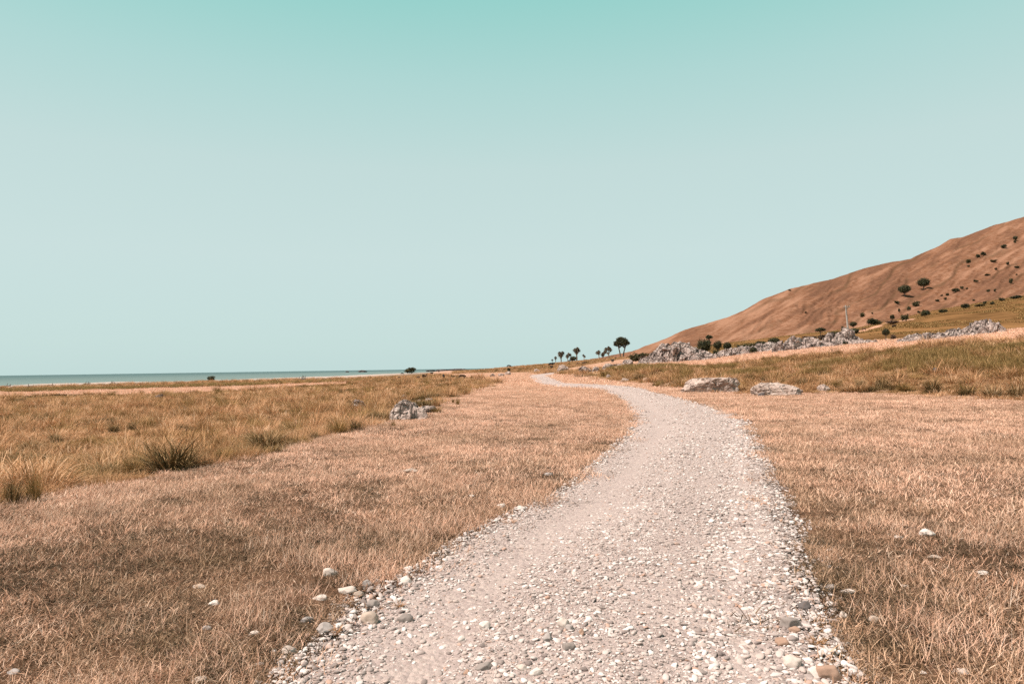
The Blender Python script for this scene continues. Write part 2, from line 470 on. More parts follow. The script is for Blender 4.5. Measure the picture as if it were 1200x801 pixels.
MROCK = mat_rock("lichen_rock", (.42, .32, .285), (.68, .565, .51), (.088, .064, .056), .75)
MROCKB = mat_rock("boulder_rock", (.50, .375, .32), (.68, .555, .49), (.21, .15, .128), 1.6, .35)
MDARKROCK = mat_rock("sea_rock", (.16, .135, .13), (.26, .22, .21), (.05, .04, .04), .3)
MLEAF = mat_leaf("dark_foliage", [(0, (.016, .018, .009)), (.45, (.043, .044, .020)), (1, (.16, .14, .065))])  # light end paints sunlit highlights into the leaf colour
MOLEAF = mat_leaf("olive_foliage", [(0, (.035, .034, .015)), (.55, (.075, .066, .027)), (1, (.15, .118, .05))])
MBROWN = mat_leaf("brown_scrub", [(0, (.07, .042, .03)), (.55, (.13, .08, .055)), (1, (.23, .15, .105))])
MPALM = mat_leaf("cabbage_tree_leaves", [(0, (.05, .038, .025)), (.5, (.15, .108, .068)), (1, (.34, .25, .165))])
MBARK = mat_plain("grey_bark", (.20, .155, .125), .9, 3)
MPBARK = mat_plain("pale_bark", (.42, .34, .28), .9, 3)
MCOW = mat_plain("black_hide", (.022, .019, .018), .7, 3, .4)
MCOWB = mat_plain("brown_hide", (.11, .062, .04), .7, 3, .4)
MWOOD = mat_plain("weathered_wood", (.48, .43, .39), .9, 6, .35)
MDRIFT = mat_plain("driftwood_grey", (.17, .135, .12), .9, 5, .4)
MCER = mat_plain("insulator_white", (.7, .68, .64), .3, 5, .1)
#@@PART2
# ------------------------------------------------------------------ what stands where: (column, row of the foot, width, height in photograph pixels, ...)
# loose stones: px, py(foot), w, h, shape/tint, label
STONES = [
 (385, 675, 19, 12, 'pale', "white tilted stone perched in the left turf, a dark hollow beneath it"),
 (430, 685, 12, 8, 'grey', "pale grey rounded stone in the turf between the white tilted stone and the track"),
 (405, 694, 23, 9, 'pale', "long cream stone lying in the turf just below the white tilted stone"),
 (419, 697, 13, 7, 'tan', "small tan stone touching the end of the long cream stone in the turf"),
 (374, 703, 18, 8, 'pale', "thin white sliver of stone leaning in the grass below the long cream stone"),
 (359, 728, 15, 8, 'grey', "weathered grey stone half hidden in grass left of the grassy stone lump"),
 (379, 743, 20, 12, 'grey', "grass-covered grey stone lump close to the left edge of the track"),
 (335, 764, 18, 13, 'pale', "two-toned cracked stone standing in the grass at the lower left of the track"),
 (328, 777, 10, 9, 'grey', "small upright pale grey stone right under the two-toned cracked stone"),
 (297, 744, 12, 8, 'pale', "white pebble lying alone in the turf left of the two-toned cracked stone"),
 (240, 738, 11, 7, 'grey', "grey pebble lying in a dark patch of the left turf"),
 (249, 709, 13, 8, 'white', "bright white rounded stone in the left turf above the dark patch"),
 (231, 689, 15, 6, 'tan', "flat beige stone sunk in the turf above the bright white one"),
 (230, 800, 18, 9, 'tan', "beige stone sunk in the grass at the bottom left, below the dark patch"),
 (12, 790, 16, 8, 'grey', "dull grey stone in the grass at the far bottom left corner"),
 (437, 713, 17, 9, 'dark', "grey oval stone on the left edge of the track where the grass stops"),
 (432, 733, 22, 15, 'tan', "large rounded tan stone at the left edge of the track beside smaller pebbles"),
 (474, 730, 20, 11, 'dark', "smooth grey-brown oval stone beside a dry grass tuft on the track edge"),
 (475, 686, 14, 10, 'white', "white blocky stone among the edge gravel at the left side of the track"),
 (568, 738, 14, 11, 'white', "single white round stone on the bare wheel rut"),
 (541, 749, 10, 7, 'white', "small white flat stone on the bare rut just left of the single round one"),
 (567, 789, 19, 9, 'dark', "brown-grey loaf shaped stone on the wheel rut near the bottom"),
 (547, 791, 8, 6, 'red', "small pinkish stone left of the brown-grey loaf shaped stone"),
 (661, 742, 14, 12, 'pale', "cream disc shaped stone in the middle of the track"),
 (668, 746, 10, 8, 'grey', "grey pebble leaning on the right side of the cream disc shaped stone"),
 (681, 752, 6, 9, 'red', "slim orange stone standing in the middle of the track gravel"),
 (643, 758, 12, 11, 'grey', "grey egg shaped stone below the cream disc shaped stone on the track"),
 (666, 770, 15, 10, 'dark', "flat dark grey stone on the track below the grey egg shaped one"),
 (611, 792, 14, 8, 'pale', "pale oval pebble at the bottom of the track beside the rut"),
 (629, 799, 16, 9, 'white', "white flat pebble at the very bottom centre of the track"),
 (945, 716, 14, 11, 'black', "darkest charcoal stone near the right edge of the track"),
 (930, 738, 25, 13, 'dark', "large flat grey slab near the right edge of the track below the charcoal stone"),
 (934, 743, 14, 8, 'red', "reddish stone tucked under the lower end of the large flat grey slab"),
 (977, 799, 27, 18, 'red', "biggest brown rounded stone in the bottom right corner of the track"),
 (931, 783, 21, 14, 'pale', "large cream stone among gravel left of the biggest brown stone"),
 (919, 757, 18, 10, 'red', "rust brown flat stone below the grey slab at the right of the track"),
 (957, 795, 14, 14, 'white', "white upright stone against the biggest brown stone"),
 (976, 689, 16, 6, 'dark', "flat grey stone lying in the grass at the right edge of the track"),
 (996, 694, 18, 5, 'pale', "thin pale slab almost buried in the right turf beside the flat grey stone"),
 (989, 721, 9, 8, 'pale', "small cream stone stuck upright in the grass beside the charcoal stone"),
 (994, 754, 11, 7, 'white', "white pebble at the right turf edge above the biggest brown stone"),
 (1090, 628, 18, 10, 'white', "bright white block of stone alone in the right turf"),
 (1055, 630, 14, 4, 'pale', "thin cream flake lying in the turf left of the bright white block"),
 (1099, 654, 20, 5, 'tan', "long thin tan flake in the turf below the bright white block"),
 (1155, 673, 18, 5, 'white', "long thin white slab lying in the turf at the far right"),
 (1062, 687, 8, 5, 'pale', "small pale chip in the turf well below the thin cream flake"),
 (1027, 729, 17, 9, 'tan', "tan stone half buried in the right turf near the track"),
 (1130, 790, 19, 9, 'pale', "pale stone in the dark grass at the bottom right"),
 (1083, 789, 9, 6, 'pale', "small pale stone left of the one in the dark bottom right grass"),
 (643, 557, 13, 5, 'grey', "flat grey stone in the grass at the inner bend, left of the track"),
 (479, 553, 24, 5, 'tan', "long flat stone slab flush with the left turf, dark grass above it"),
 (588, 593, 12, 5, 'white', "white flat stone among the edge stones where the left grass begins to close in"),
 (610, 598, 10, 5, 'white', "small white stone at the left verge just right of the flat one"),
 (552, 582, 7, 4, 'white', "tiny white pebble in the left turf above the verge stones"),
]
# boulders: px, py(foot), w, h, material, label
BOULDERS = [
 (835, 459.5, 70, 17, 'B', "long flat-topped pale boulder beside the bend of the track"),
 (917, 463, 60, 15, 'B', "low grey boulder sloping down to the right, near the long flat-topped one"),
 (967, 457.5, 15, 7, 'B', "small mossy boulder at the foot of the bank right of the low sloping boulder"),
 (893, 464, 9, 4, 'D', "small dark stone against the left end of the low sloping boulder"),
 (499, 484, 26, 8, 'R', "low tail of rock at the right end of the large cracked grey rock"),
 (472, 469.5, 10, 7, 'B', "pale pointed rock standing behind the large cracked grey rock"),
 (504, 471.5, 13, 5, 'B', "flat pale rock lying in dry grass right of the large cracked grey rock"),
 (491, 472, 7, 4, 'B', "small pinkish rock between the pale pointed rock and the flat one"),
 (419, 478.5, 20, 10, 'R', "rounded speckled grey rock in the hollow left of the large cracked rock"),
 (351, 474, 6, 4, 'B', "small pinkish rock in the rough grass below the driftwood log"),
 (381, 479, 6, 3.5, 'B', "small whitish rock in the rough grass left of the speckled rock"),
 (187, 467, 13, 5, 'R', "low blue-grey rock at the back edge of the left grassland"),
 (11, 486, 5, 3, 'B', "little white rock in the rough grass at the far left"),
 (732, 447, 10, 4, 'B', "pale stone beside the far bend, at the foot of brown tussocks"),
 (757, 446.5, 10, 4, 'B', "pale stone right of the first one beside the far bend"),
 (713, 441.5, 6, 3, 'B', "tiny pale stone between tussocks beyond the far bend"),
 (629, 435.5, 9, 3.5, 'B', "low pink-grey boulder left of the domed one beyond the track's end"),
 (660, 435, 15, 7.5, 'B', "domed pink-grey boulder where the track disappears"),
 (686, 436, 16, 7, 'R', "jagged dark-streaked rock right of the domed boulder"),
 (699, 435.5, 9, 6, 'R', "small dark-streaked rock touching the jagged one"),
 (713, 433, 14, 7, 'B', "sloping pale slab at the left end of the rock line beneath the big tree"),
 (723, 431, 13, 5, 'R', "grey rough rock right of the sloping pale slab"),
 (736, 429.5, 13, 8, 'R', "pointed grey rock near the brown bush left of the crag"),
 (748, 430, 8, 4, 'B', "flat pale rock under the brown bush left of the crag"),
 (770, 430, 6, 3, 'B', "small pale rock in the ochre grass in front of the crag"),
 (577, 441.5, 8, 4, 'R', "dark speckled rock at the crest of the left turf, leftmost of that row"),
 (587, 440.5, 8, 3, 'B', "flat pale rock at the crest of the left turf, in the middle of that row"),
 (595, 439, 8, 4, 'B', "white rock under a dark bush at the crest of the left turf"),
 (1098, 437, 8, 6, 'D', "dark rock half sunk in the grassy bank on the right"),
 (1057, 411, 7, 3.5, 'B', "small pale stone at the top of the grassy bank below the right outcrop"),
 (1140, 407.5, 9, 2.5, 'B', "flat tan stone at the top of the bank below the right outcrop's peak"),
]
TUSSOCKS = [
 (203, 553, 100, 40, 'dark', "widest dark tussock spilling over the rim of the left hollow, nearest of the big ones"),
 (312, 527, 68, 27, 'dark', "broad dark rush clump with pale stalks, second along the hollow's rim"),
 (158, 556, 40, 24, 'olive', "olive tussock against the left side of the widest dark one"),
 (262, 540, 30, 16, 'olive', "olive tussock between the two big dark rush clumps"),
 (396, 508, 38, 19, 'olive', "olive tussock third along the hollow's rim, below the speckled rock"),
 (417, 505, 24, 16, 'dark', "dark tussock right beside the third one on the rim"),
 (368, 514, 16, 11, 'dark', "small dark tussock left of the third one on the rim"),
 (443, 487, 24, 15, 'olive', "green-brown tussock touching the left side of the large cracked rock"),
 (511, 484, 20, 8, 'olive', "low grassy tussock at the right end of the large cracked rock"),
 (461, 500, 7, 9, 'green', "small green weed directly in front of the large cracked rock"),
 (536.5, 474, 7, 10, 'green', "taller one of two little green weeds on the turf slope"),
 (531, 472, 5, 6, 'green', "shorter one of two little green weeds on the turf slope"),
 (512, 476, 13, 8, 'straw', "straw tuft behind the flat pale rock on the turf slope"),
 (491, 465, 15, 8, 'dark', "dark tussock above the pale pointed rock"),
 (479, 464, 14, 7, 'olive', "olive tussock left of the dark one above the pale pointed rock"),
 (493, 456, 9, 4, 'dark', "small dark tussock farther back above the rocks"),
 (515, 453.5, 15, 5.5, 'dark', "dark low tussock on the far turf rim"),
 (525, 452, 7, 4, 'dark', "dark small tussock at the right end of the low one on the far rim"),
 (40, 590, 26, 44, 'olive', "tall dead weed clump at the lower left end of the hollow"),
 (16, 592, 30, 34, 'dark', "dark bushy weed at the left border, beside the tall dead weed clump"),
 (96, 563, 34, 20, 'olive', "olive tussock in the hollow right of the tall dead weed clump"),
 (35, 530, 34, 18, 'dark', "dark tussock in the hollow above the tall dead weed clump"),
 (65, 518, 22, 13, 'dark', "rounded dark tussock a little farther back in the left hollow"),
 (104, 521, 26, 12, 'olive', "olive tussock right of the rounded dark one in the left hollow"),
 (45, 497, 30, 15, 'dark', "wide dark tussock in the mid-distance at the left"),
 (60, 494, 20, 14, 'dark', "dark tussock touching the right side of the wide mid-distance one"),
 (8, 494, 22, 10, 'dark', "dark tussock at the left border in the mid-distance"),
 (101, 498, 22, 10, 'olive', "olive tussock in the mid-distance, right of the touching dark pair"),
 (133, 507, 22, 12, 'dark', "dark tussock in the mid-distance above the widest dark one"),
 (155, 503, 16, 10, 'dark', "small dark tussock right of that one, above the widest dark one"),
 (213, 505, 24, 10, 'dark', "dark tussock among straw in the middle of the left field"),
 (188, 494, 20, 8, 'dark', "low dark tussock behind the one among straw"),
 (180, 487, 14, 7, 'dark', "small dark tussock farther back in the left field"),
 (290, 518, 22, 14, 'dark', "dark rough tussock above the broad rush clump"),
 (253, 467.5, 14, 5, 'dark', "flat dark tussock before the pale strip, below the black shore shrub"),
 (243, 467, 10, 4, 'dark', "dark tussock left of the flat one before the pale strip"),
 (320, 474, 10, 5, 'dark', "small dark tussock alone in the back of the left field"),
 (380, 475, 18, 7, 'olive', "olive tussock above the small whitish rock"),
 (336, 460, 16, 5, 'dark', "dark scrubby tussock row, left piece, before the pale strip"),
 (347, 459, 12, 5, 'olive', "olive tussock between the two dark ones before the pale strip"),
 (368, 458, 12, 4, 'dark', "dark scrubby tussock, right piece, before the pale strip"),
 (252, 487, 12, 6, 'olive', "olive tussock in the back middle of the left field"),
 (27, 470, 14, 5, 'dark', "dark reddish tussock at the back of the left field near the border"),
 (88, 464.5, 6, 3, 'dark', "dark speck of tussock on the pale strip"),
 # right bank
 (1190, 466, 30, 22, 'dark', "dark shaggy tussock at the bank's foot by the right border"),
 (1163, 466, 34, 17, 'dark', "dark wide tussock at the bank's foot, second from the right border"),
 (1132, 464, 24, 13, 'dark', "dark tussock at the bank's foot with white twigs, third from the right border"),
 (1094, 460.5, 32, 20, 'dark', "deep shaded tussock at the bank's foot, fourth from the right border"),
 (1060, 459, 26, 13, 'olive', "olive tussock at the bank's foot left of the deep shaded one"),
 (1034, 456, 24, 16, 'dark', "dark brown tussock at the bank's foot in the middle of the bank"),
 (1008, 455, 20, 14, 'dark', "dark brown tussock left of the middle one at the bank's foot"),
 (982, 455, 18, 11, 'olive', "olive tussock right of the small mossy boulder"),
 (939, 452, 18, 12, 'dark', "dark tussock behind the low sloping boulder"),
 (896, 449, 16, 12, 'dark', "dark tussock between the two big pale boulders"),
 (877, 446, 18, 10, 'dark', "reddish dark tussock behind the right end of the long flat-topped boulder"),
 (845, 443, 16, 10, 'olive', "olive tussock right behind the long flat-topped boulder"),
 (806, 444, 19, 11, 'green', "green rounded tussock at the left end of the long flat-topped boulder"),
 (771, 452.5, 9, 7, 'green', "scraggly green weed at the track side left of the long boulder"),
 (750, 445, 16, 8, 'dark', "brown domed tussock above the pale stone pair at the far bend"),
 (733, 443.5, 13, 7, 'dark', "brown tussock left of the domed one at the far bend"),
 (711, 439.5, 14, 7, 'dark', "brown tussock farthest along the verge of the far bend"),
 (767, 440, 14, 6, 'dark', "reddish tussock in the ochre grass below the crag"),
 (1152, 433, 9, 9, 'dark', "dark tussock added for a dark hole half way up the bank near the right border"),  # added clump standing in for a dark hole in the bank
 (1115, 423, 30, 8, 'green', "long green rush patch with a dark foot high on the bank"),
 (963, 440, 20, 8, 'dark', "dark streak of tussock half way up the bank"),
]
BS = {}
for k, s in enumerate(STONES): BS[('s', k)] = hit(s[0], s[1])
for k, s in enumerate(BOULDERS): BS[('b', k)] = hit(s[0], s[1])
BIGROCK = hit(474, 492)
KEEP = np.array([[BIGROCK[0], BIGROCK[1] + .35, .75]] + [[BS[('s', k)][0], BS[('s', k)][1] + .22 * s[2] / F * BS[('s', k)][1] - .03, .44 * s[2] / F * BS[('s', k)][1] + .05] for k, s in enumerate(STONES)]
                + [[BS[('b', k)][0], BS[('b', k)][1] + .3 * s[2] / F * BS[('b', k)][1], .40 * s[2] / F * BS[('b', k)][1]] for k, s in enumerate(BOULDERS)])
TK = []
for (px, py, w, h, kd, lab) in TUSSOCKS:
    p = hit(px, py); s = p[1] / F; yy = p[1] + .25 * w * s
    TK.append((p[0] * yy / p[1], yy - .12 * h * s, .47 * w * s, .47 * min(w * s, 2.2 * h * s) + .2 * h * s))
def clear_of_tussocks(x, y, grow=0.0):
    ok = np.ones(len(x), bool)
    for cx, cy_, a, b in TK: ok &= ((x - cx) / (a + grow * .8)) ** 2 + ((y - cy_ + grow * .7) / (b + grow * 1.5)) ** 2 > 1
    return ok
def clear_of_stones(x, y, grow=0.0):
    ok = np.ones(len(x), bool)
    for cx, cy_, r in KEEP: ok &= (x - cx) ** 2 + ((y - cy_ + grow) / (1 + 2.5 * grow)) ** 2 > (r + .3 * grow) ** 2
    return ok
# ------------------------------------------------------------------ zones (where what grows), as polygons on the land
def wpoly(pix): return [tuple(hit(a, b)[:2]) for a, b in pix]
PAIRS = [((307, 800), (1015, 800)), ((405, 723), (968, 723)), ((486, 663), (950, 663)), ((580, 608), (928, 608)), ((652, 575), (917, 578)), ((707, 532), (900, 535)),
         ((739, 500), (884, 500)), ((741, 485), (862, 485)), ((732, 471), (815, 471)), ((719, 462), (780, 462)), ((703, 455.3), (755, 455)), ((680, 453.2), (728, 451.6)),
         ((654, 452), (688, 449.4)), ((634, 448.7), (661, 447.7)), ((622, 443.2), (647, 442.1)), ((621, 439.6), (643, 440)), ((638, 437.3), (650, 438.2)), ((655, 435.7), (660, 436.8))]
EL = [(-4.6, -9.0), (-2.6, -2.0)]; ER = [(-1.2, -9.4), (0.6, -2.4)]
for a, b in PAIRS:
    h = hit(*a); EL.append((h[0], h[1])); h = hit(*b); ER.append((h[0], h[1]))
def catmull(P, n):
    P = np.array(P, float); P = np.vstack([2 * P[0] - P[1], P, 2 * P[-1] - P[-2]])
    o = []
    for i in range(1, len(P) - 2):
        t = np.linspace(0, 1, n, endpoint=False)[:, None]
        a, b, c, d = P[i - 1], P[i], P[i + 1], P[i + 2]
        o.append(.5 * ((2 * b) + (-a + c) * t + (2 * a - 5 * b + 4 * c - d) * t ** 2 + (-a + 3 * b - 3 * c + d) * t ** 3))
    o.append(P[-2:-1]); return np.vstack(o)
EL = catmull(EL, 14); ER = catmull(ER, 14)
PATHPOLY = [tuple(p) for p in EL] + [tuple(p) for p in ER[::-1]]
_ce = (EL + ER) / 2
_w = np.linalg.norm(ER - EL, axis=1)

def path_u(x, y):
    """(signed distance from the track's edge: negative inside, place across it 0..1)"""
    x = np.asarray(x, float); y = np.asarray(y, float)
    dl = np.abs(poly_sdist([tuple(p) for p in EL[::4]], x, y)); dr = np.abs(poly_sdist([tuple(p) for p in ER[::4]], x, y))
    ins = in_poly(PATHPOLY, x, y)
    d = np.minimum(dl, dr)
    return np.where(ins, -d, d), dl / np.maximum(dl + dr, 1e-6)

RBANK = wpoly([(622, 437.0), (668, 438.5), (700, 443.5), (740, 447.0), (790, 452.5), (835, 457), (900, 462), (960, 459), (1000, 459.5), (1100, 464), (1200, 468), (1420, 478),
               (1420, 385), (1200, 396), (1100, 404), (1000, 414), (940, 417), (880, 423), (840, 426), (760, 430), (700, 432), (640, 434)])
RBAND = wpoly([(700, 434), (840, 444), (920, 440), (1000, 436), (1100, 436), (1200, 438), (1420, 445), (1420, 408), (1200, 408), (1100, 412), (1000, 422), (900, 428), (800, 430)])
PALE = wpoly([(-400, 470), (0, 463.5), (150, 461.8), (300, 456), (380, 451), (430, 448), (430, 446.6), (380, 448), (300, 451.5), (150, 455.8), (0, 458.8), (-400, 464.5)])
GREEN = wpoly([(-400, 464.5), (0, 458.6), (150, 455.6), (300, 450.8), (380, 447.4), (428, 445.8), (428, 444.8), (380, 446.2), (300, 449.3), (150, 454.1), (0, 457.1), (-400, 463)])
RPALE = wpoly([(760, 430), (840, 426), (880, 423), (940, 417), (1000, 414), (1100, 404), (1200, 396), (1420, 385), (1420, 376), (1200, 386.5), (1100, 397), (1000, 404), (900, 411), (840, 420), (760, 424)])
TRACK2 = wpoly([(1004, 391), (1024, 385), (1040, 379.5), (1072, 374.5), (1072, 373), (1038, 378), (1022, 383), (1002, 388.5)])

def zones(x, y):
    x = np.asarray(x, float); y = np.asarray(y, float)
    j = 0.35 * fbm2(x / .9, y / .9, 2, 77) * np.clip(np.hypot(x, y) / 12, .3, 4)
    xx, yy = x + j, y + 1.6 * j
    r = np.hypot(x, y)
    dl = poly_sdist(DIPL, xx, yy)
    px = 600 + F * x / np.maximum(y, .1)
    tall = np.where(y > -20, sstep(-.2, .7, dl), sstep(0, 1, dl))
    tall = np.maximum(tall, in_poly(RBANK, xx, yy) * 1.0)
    tall = np.maximum(tall, ((y > 232) & (px > 530) & (px < 775)) * 1.0)
    pale = np.maximum(in_poly(PALE, xx, yy), in_poly(RPALE, xx, yy)) * 1.0
    pale = np.maximum(pale, in_poly(TRACK2, x, y) * 1.0)
    pale = np.maximum(pale, (sstep(388, 402, y) * (px > 668) * (px < 790)))
    green = in_poly(GREEN, xx, yy) * 1.0
    olive = sstep(112, 130, y) * (px > 770) * 1.0 * (1 - in_poly(TRACK2, x, y))
    dc = poly_sdist(COAST, x, y)
    sand = sstep(-158, -126, dc + 18 * fbm2(x / 30, y / 30, 2, 5)) * sstep(-60, -130, x)
    tall = tall * (1 - pale)
    return tall, pale, sand, olive, green

# ------------------------------------------------------------------ ground sheet (polar grid, fine ahead of the viewer)
def polar(angs, rings, closed):
    na, nr = len(angs), len(rings)
    A, R = np.meshgrid(angs, rings)
    X = (np.sin(A) * R).ravel(); Y = (np.cos(A) * R).ravel()
    i = np.arange(nr - 1)[:, None] * na; j = np.arange(na if closed else na - 1)[None, :]
    k = (j + 1) % na
    Fq = np.stack([i + j, i + na + j, i + na + k, i + k], -1).reshape(-1, 4)
    return X, Y, Fq
angs = np.radians(np.concatenate([np.arange(-180, -54, 3.0), np.arange(-54, 54, .22), np.arange(54, 180, 3.0)]))
rings = np.exp(np.linspace(math.log(.6), math.log(14000), 720))
X, Y, Fq = polar(angs, rings, True)
Z = ground_z(X, Y)
R_ = np.hypot(X, Y)
pd, pu = path_u(X, Y)
Z = Z - np.where(R_ < 330, sstep(.35, -.05, pd) * (.035 + .0012 * R_), 0)
V = np.stack([X, Y, Z], 1)
c0 = len(V); V = np.vstack([V, [0, 0, float(ground_z(np.array([0.0]), np.array([0.0]))[0]) - .04]])
na = len(angs)
fan = np.stack([np.full(na, c0), np.arange(na), (np.arange(na) + 1) % na], 1)
me = np_mesh("ground", V, [Fq, fan], True)
tall, pale, sand, olive, green = zones(X, Y)
za = np.zeros((len(V), 4)); zb = np.zeros((len(V), 4))
za[:-1, 0] = tall; za[:-1, 1] = pale; za[:-1, 2] = sand; zb[:-1, 0] = olive; zb[:-1, 1] = green
add_attr(me, "zone_a", za, 'FLOAT_COLOR'); add_attr(me, "zone_b", zb, 'FLOAT_COLOR')
tag(link("ground", me, MG), "dry grassy coastal flat spreading from the track to the sea and the hill foot", "ground", kind="structure")

# hill
pxs = np.concatenate([np.arange(640, 1300, 1.5), np.arange(1300, 2400, 4.0)]); pxs = pxs[pxs > 690]
ss = np.concatenate([np.linspace(-.03, 1, 330), np.linspace(1.01, 2.2, 60)])
PX, S = np.meshgrid(pxs, ss)
er, Yr, Yb, eb = hill_params(PX.ravel())
HY = Yb + S.ravel() * (Yr - Yb); HX = (PX.ravel() - 600) / F * HY
HZ = hill_z(HX, HY)
na, nr = len(pxs), len(ss)
i = np.arange(nr - 1)[:, None] * na; j = np.arange(na - 1)[None, :]
Fh = np.stack([i + j, i + j + 1, i + na + j + 1, i + na + j], -1).reshape(-1, 4)
me = np_mesh("hill", np.stack([HX, HY, HZ], 1), Fh, True)
e = (HZ - 1.6) / HY * F
q = (e - 0.58 * (PX.ravel() - 1000)) / 24.0 + 0.9 * fbm2(PX.ravel() / 60, e / 40, 3, 5)
rid = 1 - np.abs(2 * (q - np.floor(q)) - 1)
q2 = (e - 0.75 * (PX.ravel() - 1000)) / 9.0 + 1.3 * fbm2(PX.ravel() / 30, e / 20, 3, 25)
rid2 = 1 - np.abs(2 * (q2 - np.floor(q2)) - 1)
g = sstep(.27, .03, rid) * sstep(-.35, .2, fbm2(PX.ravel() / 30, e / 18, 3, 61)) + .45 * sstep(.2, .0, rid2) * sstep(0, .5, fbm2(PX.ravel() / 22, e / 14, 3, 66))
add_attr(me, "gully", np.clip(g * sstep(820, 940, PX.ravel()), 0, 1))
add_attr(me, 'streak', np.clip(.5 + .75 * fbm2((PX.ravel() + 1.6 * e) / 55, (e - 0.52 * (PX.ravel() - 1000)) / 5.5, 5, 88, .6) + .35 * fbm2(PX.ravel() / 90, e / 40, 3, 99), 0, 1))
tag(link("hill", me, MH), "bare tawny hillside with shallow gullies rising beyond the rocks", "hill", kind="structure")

# sea
angs = np.radians(np.arange(-180, 180, 1.0)); rings = np.exp(np.linspace(math.log(60), math.log(45000), 150))
X, Y, Fq = polar(angs, rings, True)
me = np_mesh("sea", np.stack([X, Y, np.full(len(X), -3.0)], 1), Fq)
add_attr(me, "shore", np.clip(poly_sdist(COAST, X, Y) / 1500, 0, 1))
tag(link("sea", me, MSEA), "calm teal sea reaching the horizon", "sea", kind="structure")

# track
n = len(EL); K = 15
U = np.linspace(0, 1, K)
P = EL[:, None, :] * (1 - U[None, :, None]) + ER[:, None, :] * U[None, :, None]
PXY = P.reshape(-1, 2)
# densify along its length
def dens(A, k):
    o = [];
    for a, b in zip(A[:-1], A[1:]):
        for t in np.linspace(0, 1, k, endpoint=False): o.append(a * (1 - t) + b * t)
    o.append(A[-1]); return np.array(o)
P = dens(P, 3); n = len(P); PXY = P.reshape(-1, 2)
rr = np.hypot(PXY[:, 0], PXY[:, 1])
uu = np.tile(U, n)
crown = .03 * (np.exp(-((uu - .55) / .16) ** 2) - .9 * np.exp(-((uu - .25) / .09) ** 2) - .7 * np.exp(-((uu - .82) / .09) ** 2))
PZ = ground_z(PXY[:, 0], PXY[:, 1]) + .012 + np.where(rr < 80, crown, 0) + np.where((uu < .01) | (uu > .99), -.05 - .001 * rr, 0)
i = np.arange(n - 1)[:, None] * K; j = np.arange(K - 1)[None, :]
Fp = np.stack([i + j, i + j + 1, i + K + j + 1, i + K + j], -1).reshape(-1, 4)
me = np_mesh("path", np.column_stack([PXY, PZ]), Fp, True)
tag(link("path", me, MP), "pale dirt vehicle track winding away through the grass", "track", kind="structure")
def track_z(x, y):
    pdd, u = path_u(x, y)
    crown = .03 * (np.exp(-((u - .55) / .16) ** 2) - .9 * np.exp(-((u - .25) / .09) ** 2) - .7 * np.exp(-((u - .82) / .09) ** 2))
    return ground_z(x, y) + np.where(pdd < 0, .012 + crown, -.02)

# ------------------------------------------------------------------ scatter
def blades(n, radius, h, w, lean, rng, curl=.5, segs=3, squash=1.0, centre=1.0, droop=0.0):
    """n grass blades as tapered, bent strips -> verts, quads, one random value per vertex's blade"""
    a = rng.uniform(0, 2 * PI, n); rr = radius * np.sqrt(rng.uniform(0, 1, n)) * centre
    bx, by = rr * np.cos(a), rr * np.sin(a)
    az = rng.uniform(0, 2 * PI, n)
    if droop: az = a + rng.normal(0, .5, n)
    hh = rng.uniform(h[0], h[1], n) * (1 - .25 * (rr / max(radius, 1e-6)))
    le = np.radians(rng.uniform(lean[0], lean[1], n))
    ww = w * rng.uniform(.6, 1.3, n)
    x, y, z = bx.copy(), by.copy(), np.full(n, -.02)
    sx, sy = -np.sin(az + rng.normal(0, .6, n)), np.cos(az)
    rows = []
    for k in range(segs + 1):
        t = k / segs
        wd = ww * (1 - t ** 1.7) * .5 + ww * .04
        rows.append(np.stack([np.stack([x - sx * wd, y - sy * wd, z], 1), np.stack([x + sx * wd, y + sy * wd, z], 1)], 1))
        ang = le + curl * t * rng.uniform(.4, 1.4, n)
        st = hh / segs
        x = x + np.sin(ang) * np.cos(az) * st; y = y + np.sin(ang) * np.sin(az) * st; z = z + np.cos(ang) * st
    V = np.stack(rows, 1)                       # n, segs+1, 2, 3
    base = np.arange(n)[:, None] * (2 * (segs + 1)); k = np.arange(segs)[None, :] * 2
    b = base + k
    Fq = np.stack([b, b + 1, b + 3, b + 2], -1).reshape(-1, 4)
    bl = np.repeat(rng.uniform(0, 1, n), 2 * (segs + 1))
    return V.reshape(-1, 3), Fq, bl

def proto(name, parts, mat):
    """a mesh that is only ever instanced by one scatter"""
    Vs, Fs, Bs, o = [], [], [], 0
    for V, Fq, bl in parts:
        Vs.append(V); Fs.append(Fq + o); Bs.append(bl); o += len(V)
    me = np_mesh(name, np.vstack(Vs), np.vstack(Fs)); add_attr(me, "bl", np.concatenate(Bs))
    me.materials.append(mat)
    return bpy.data.objects.new(name, me)

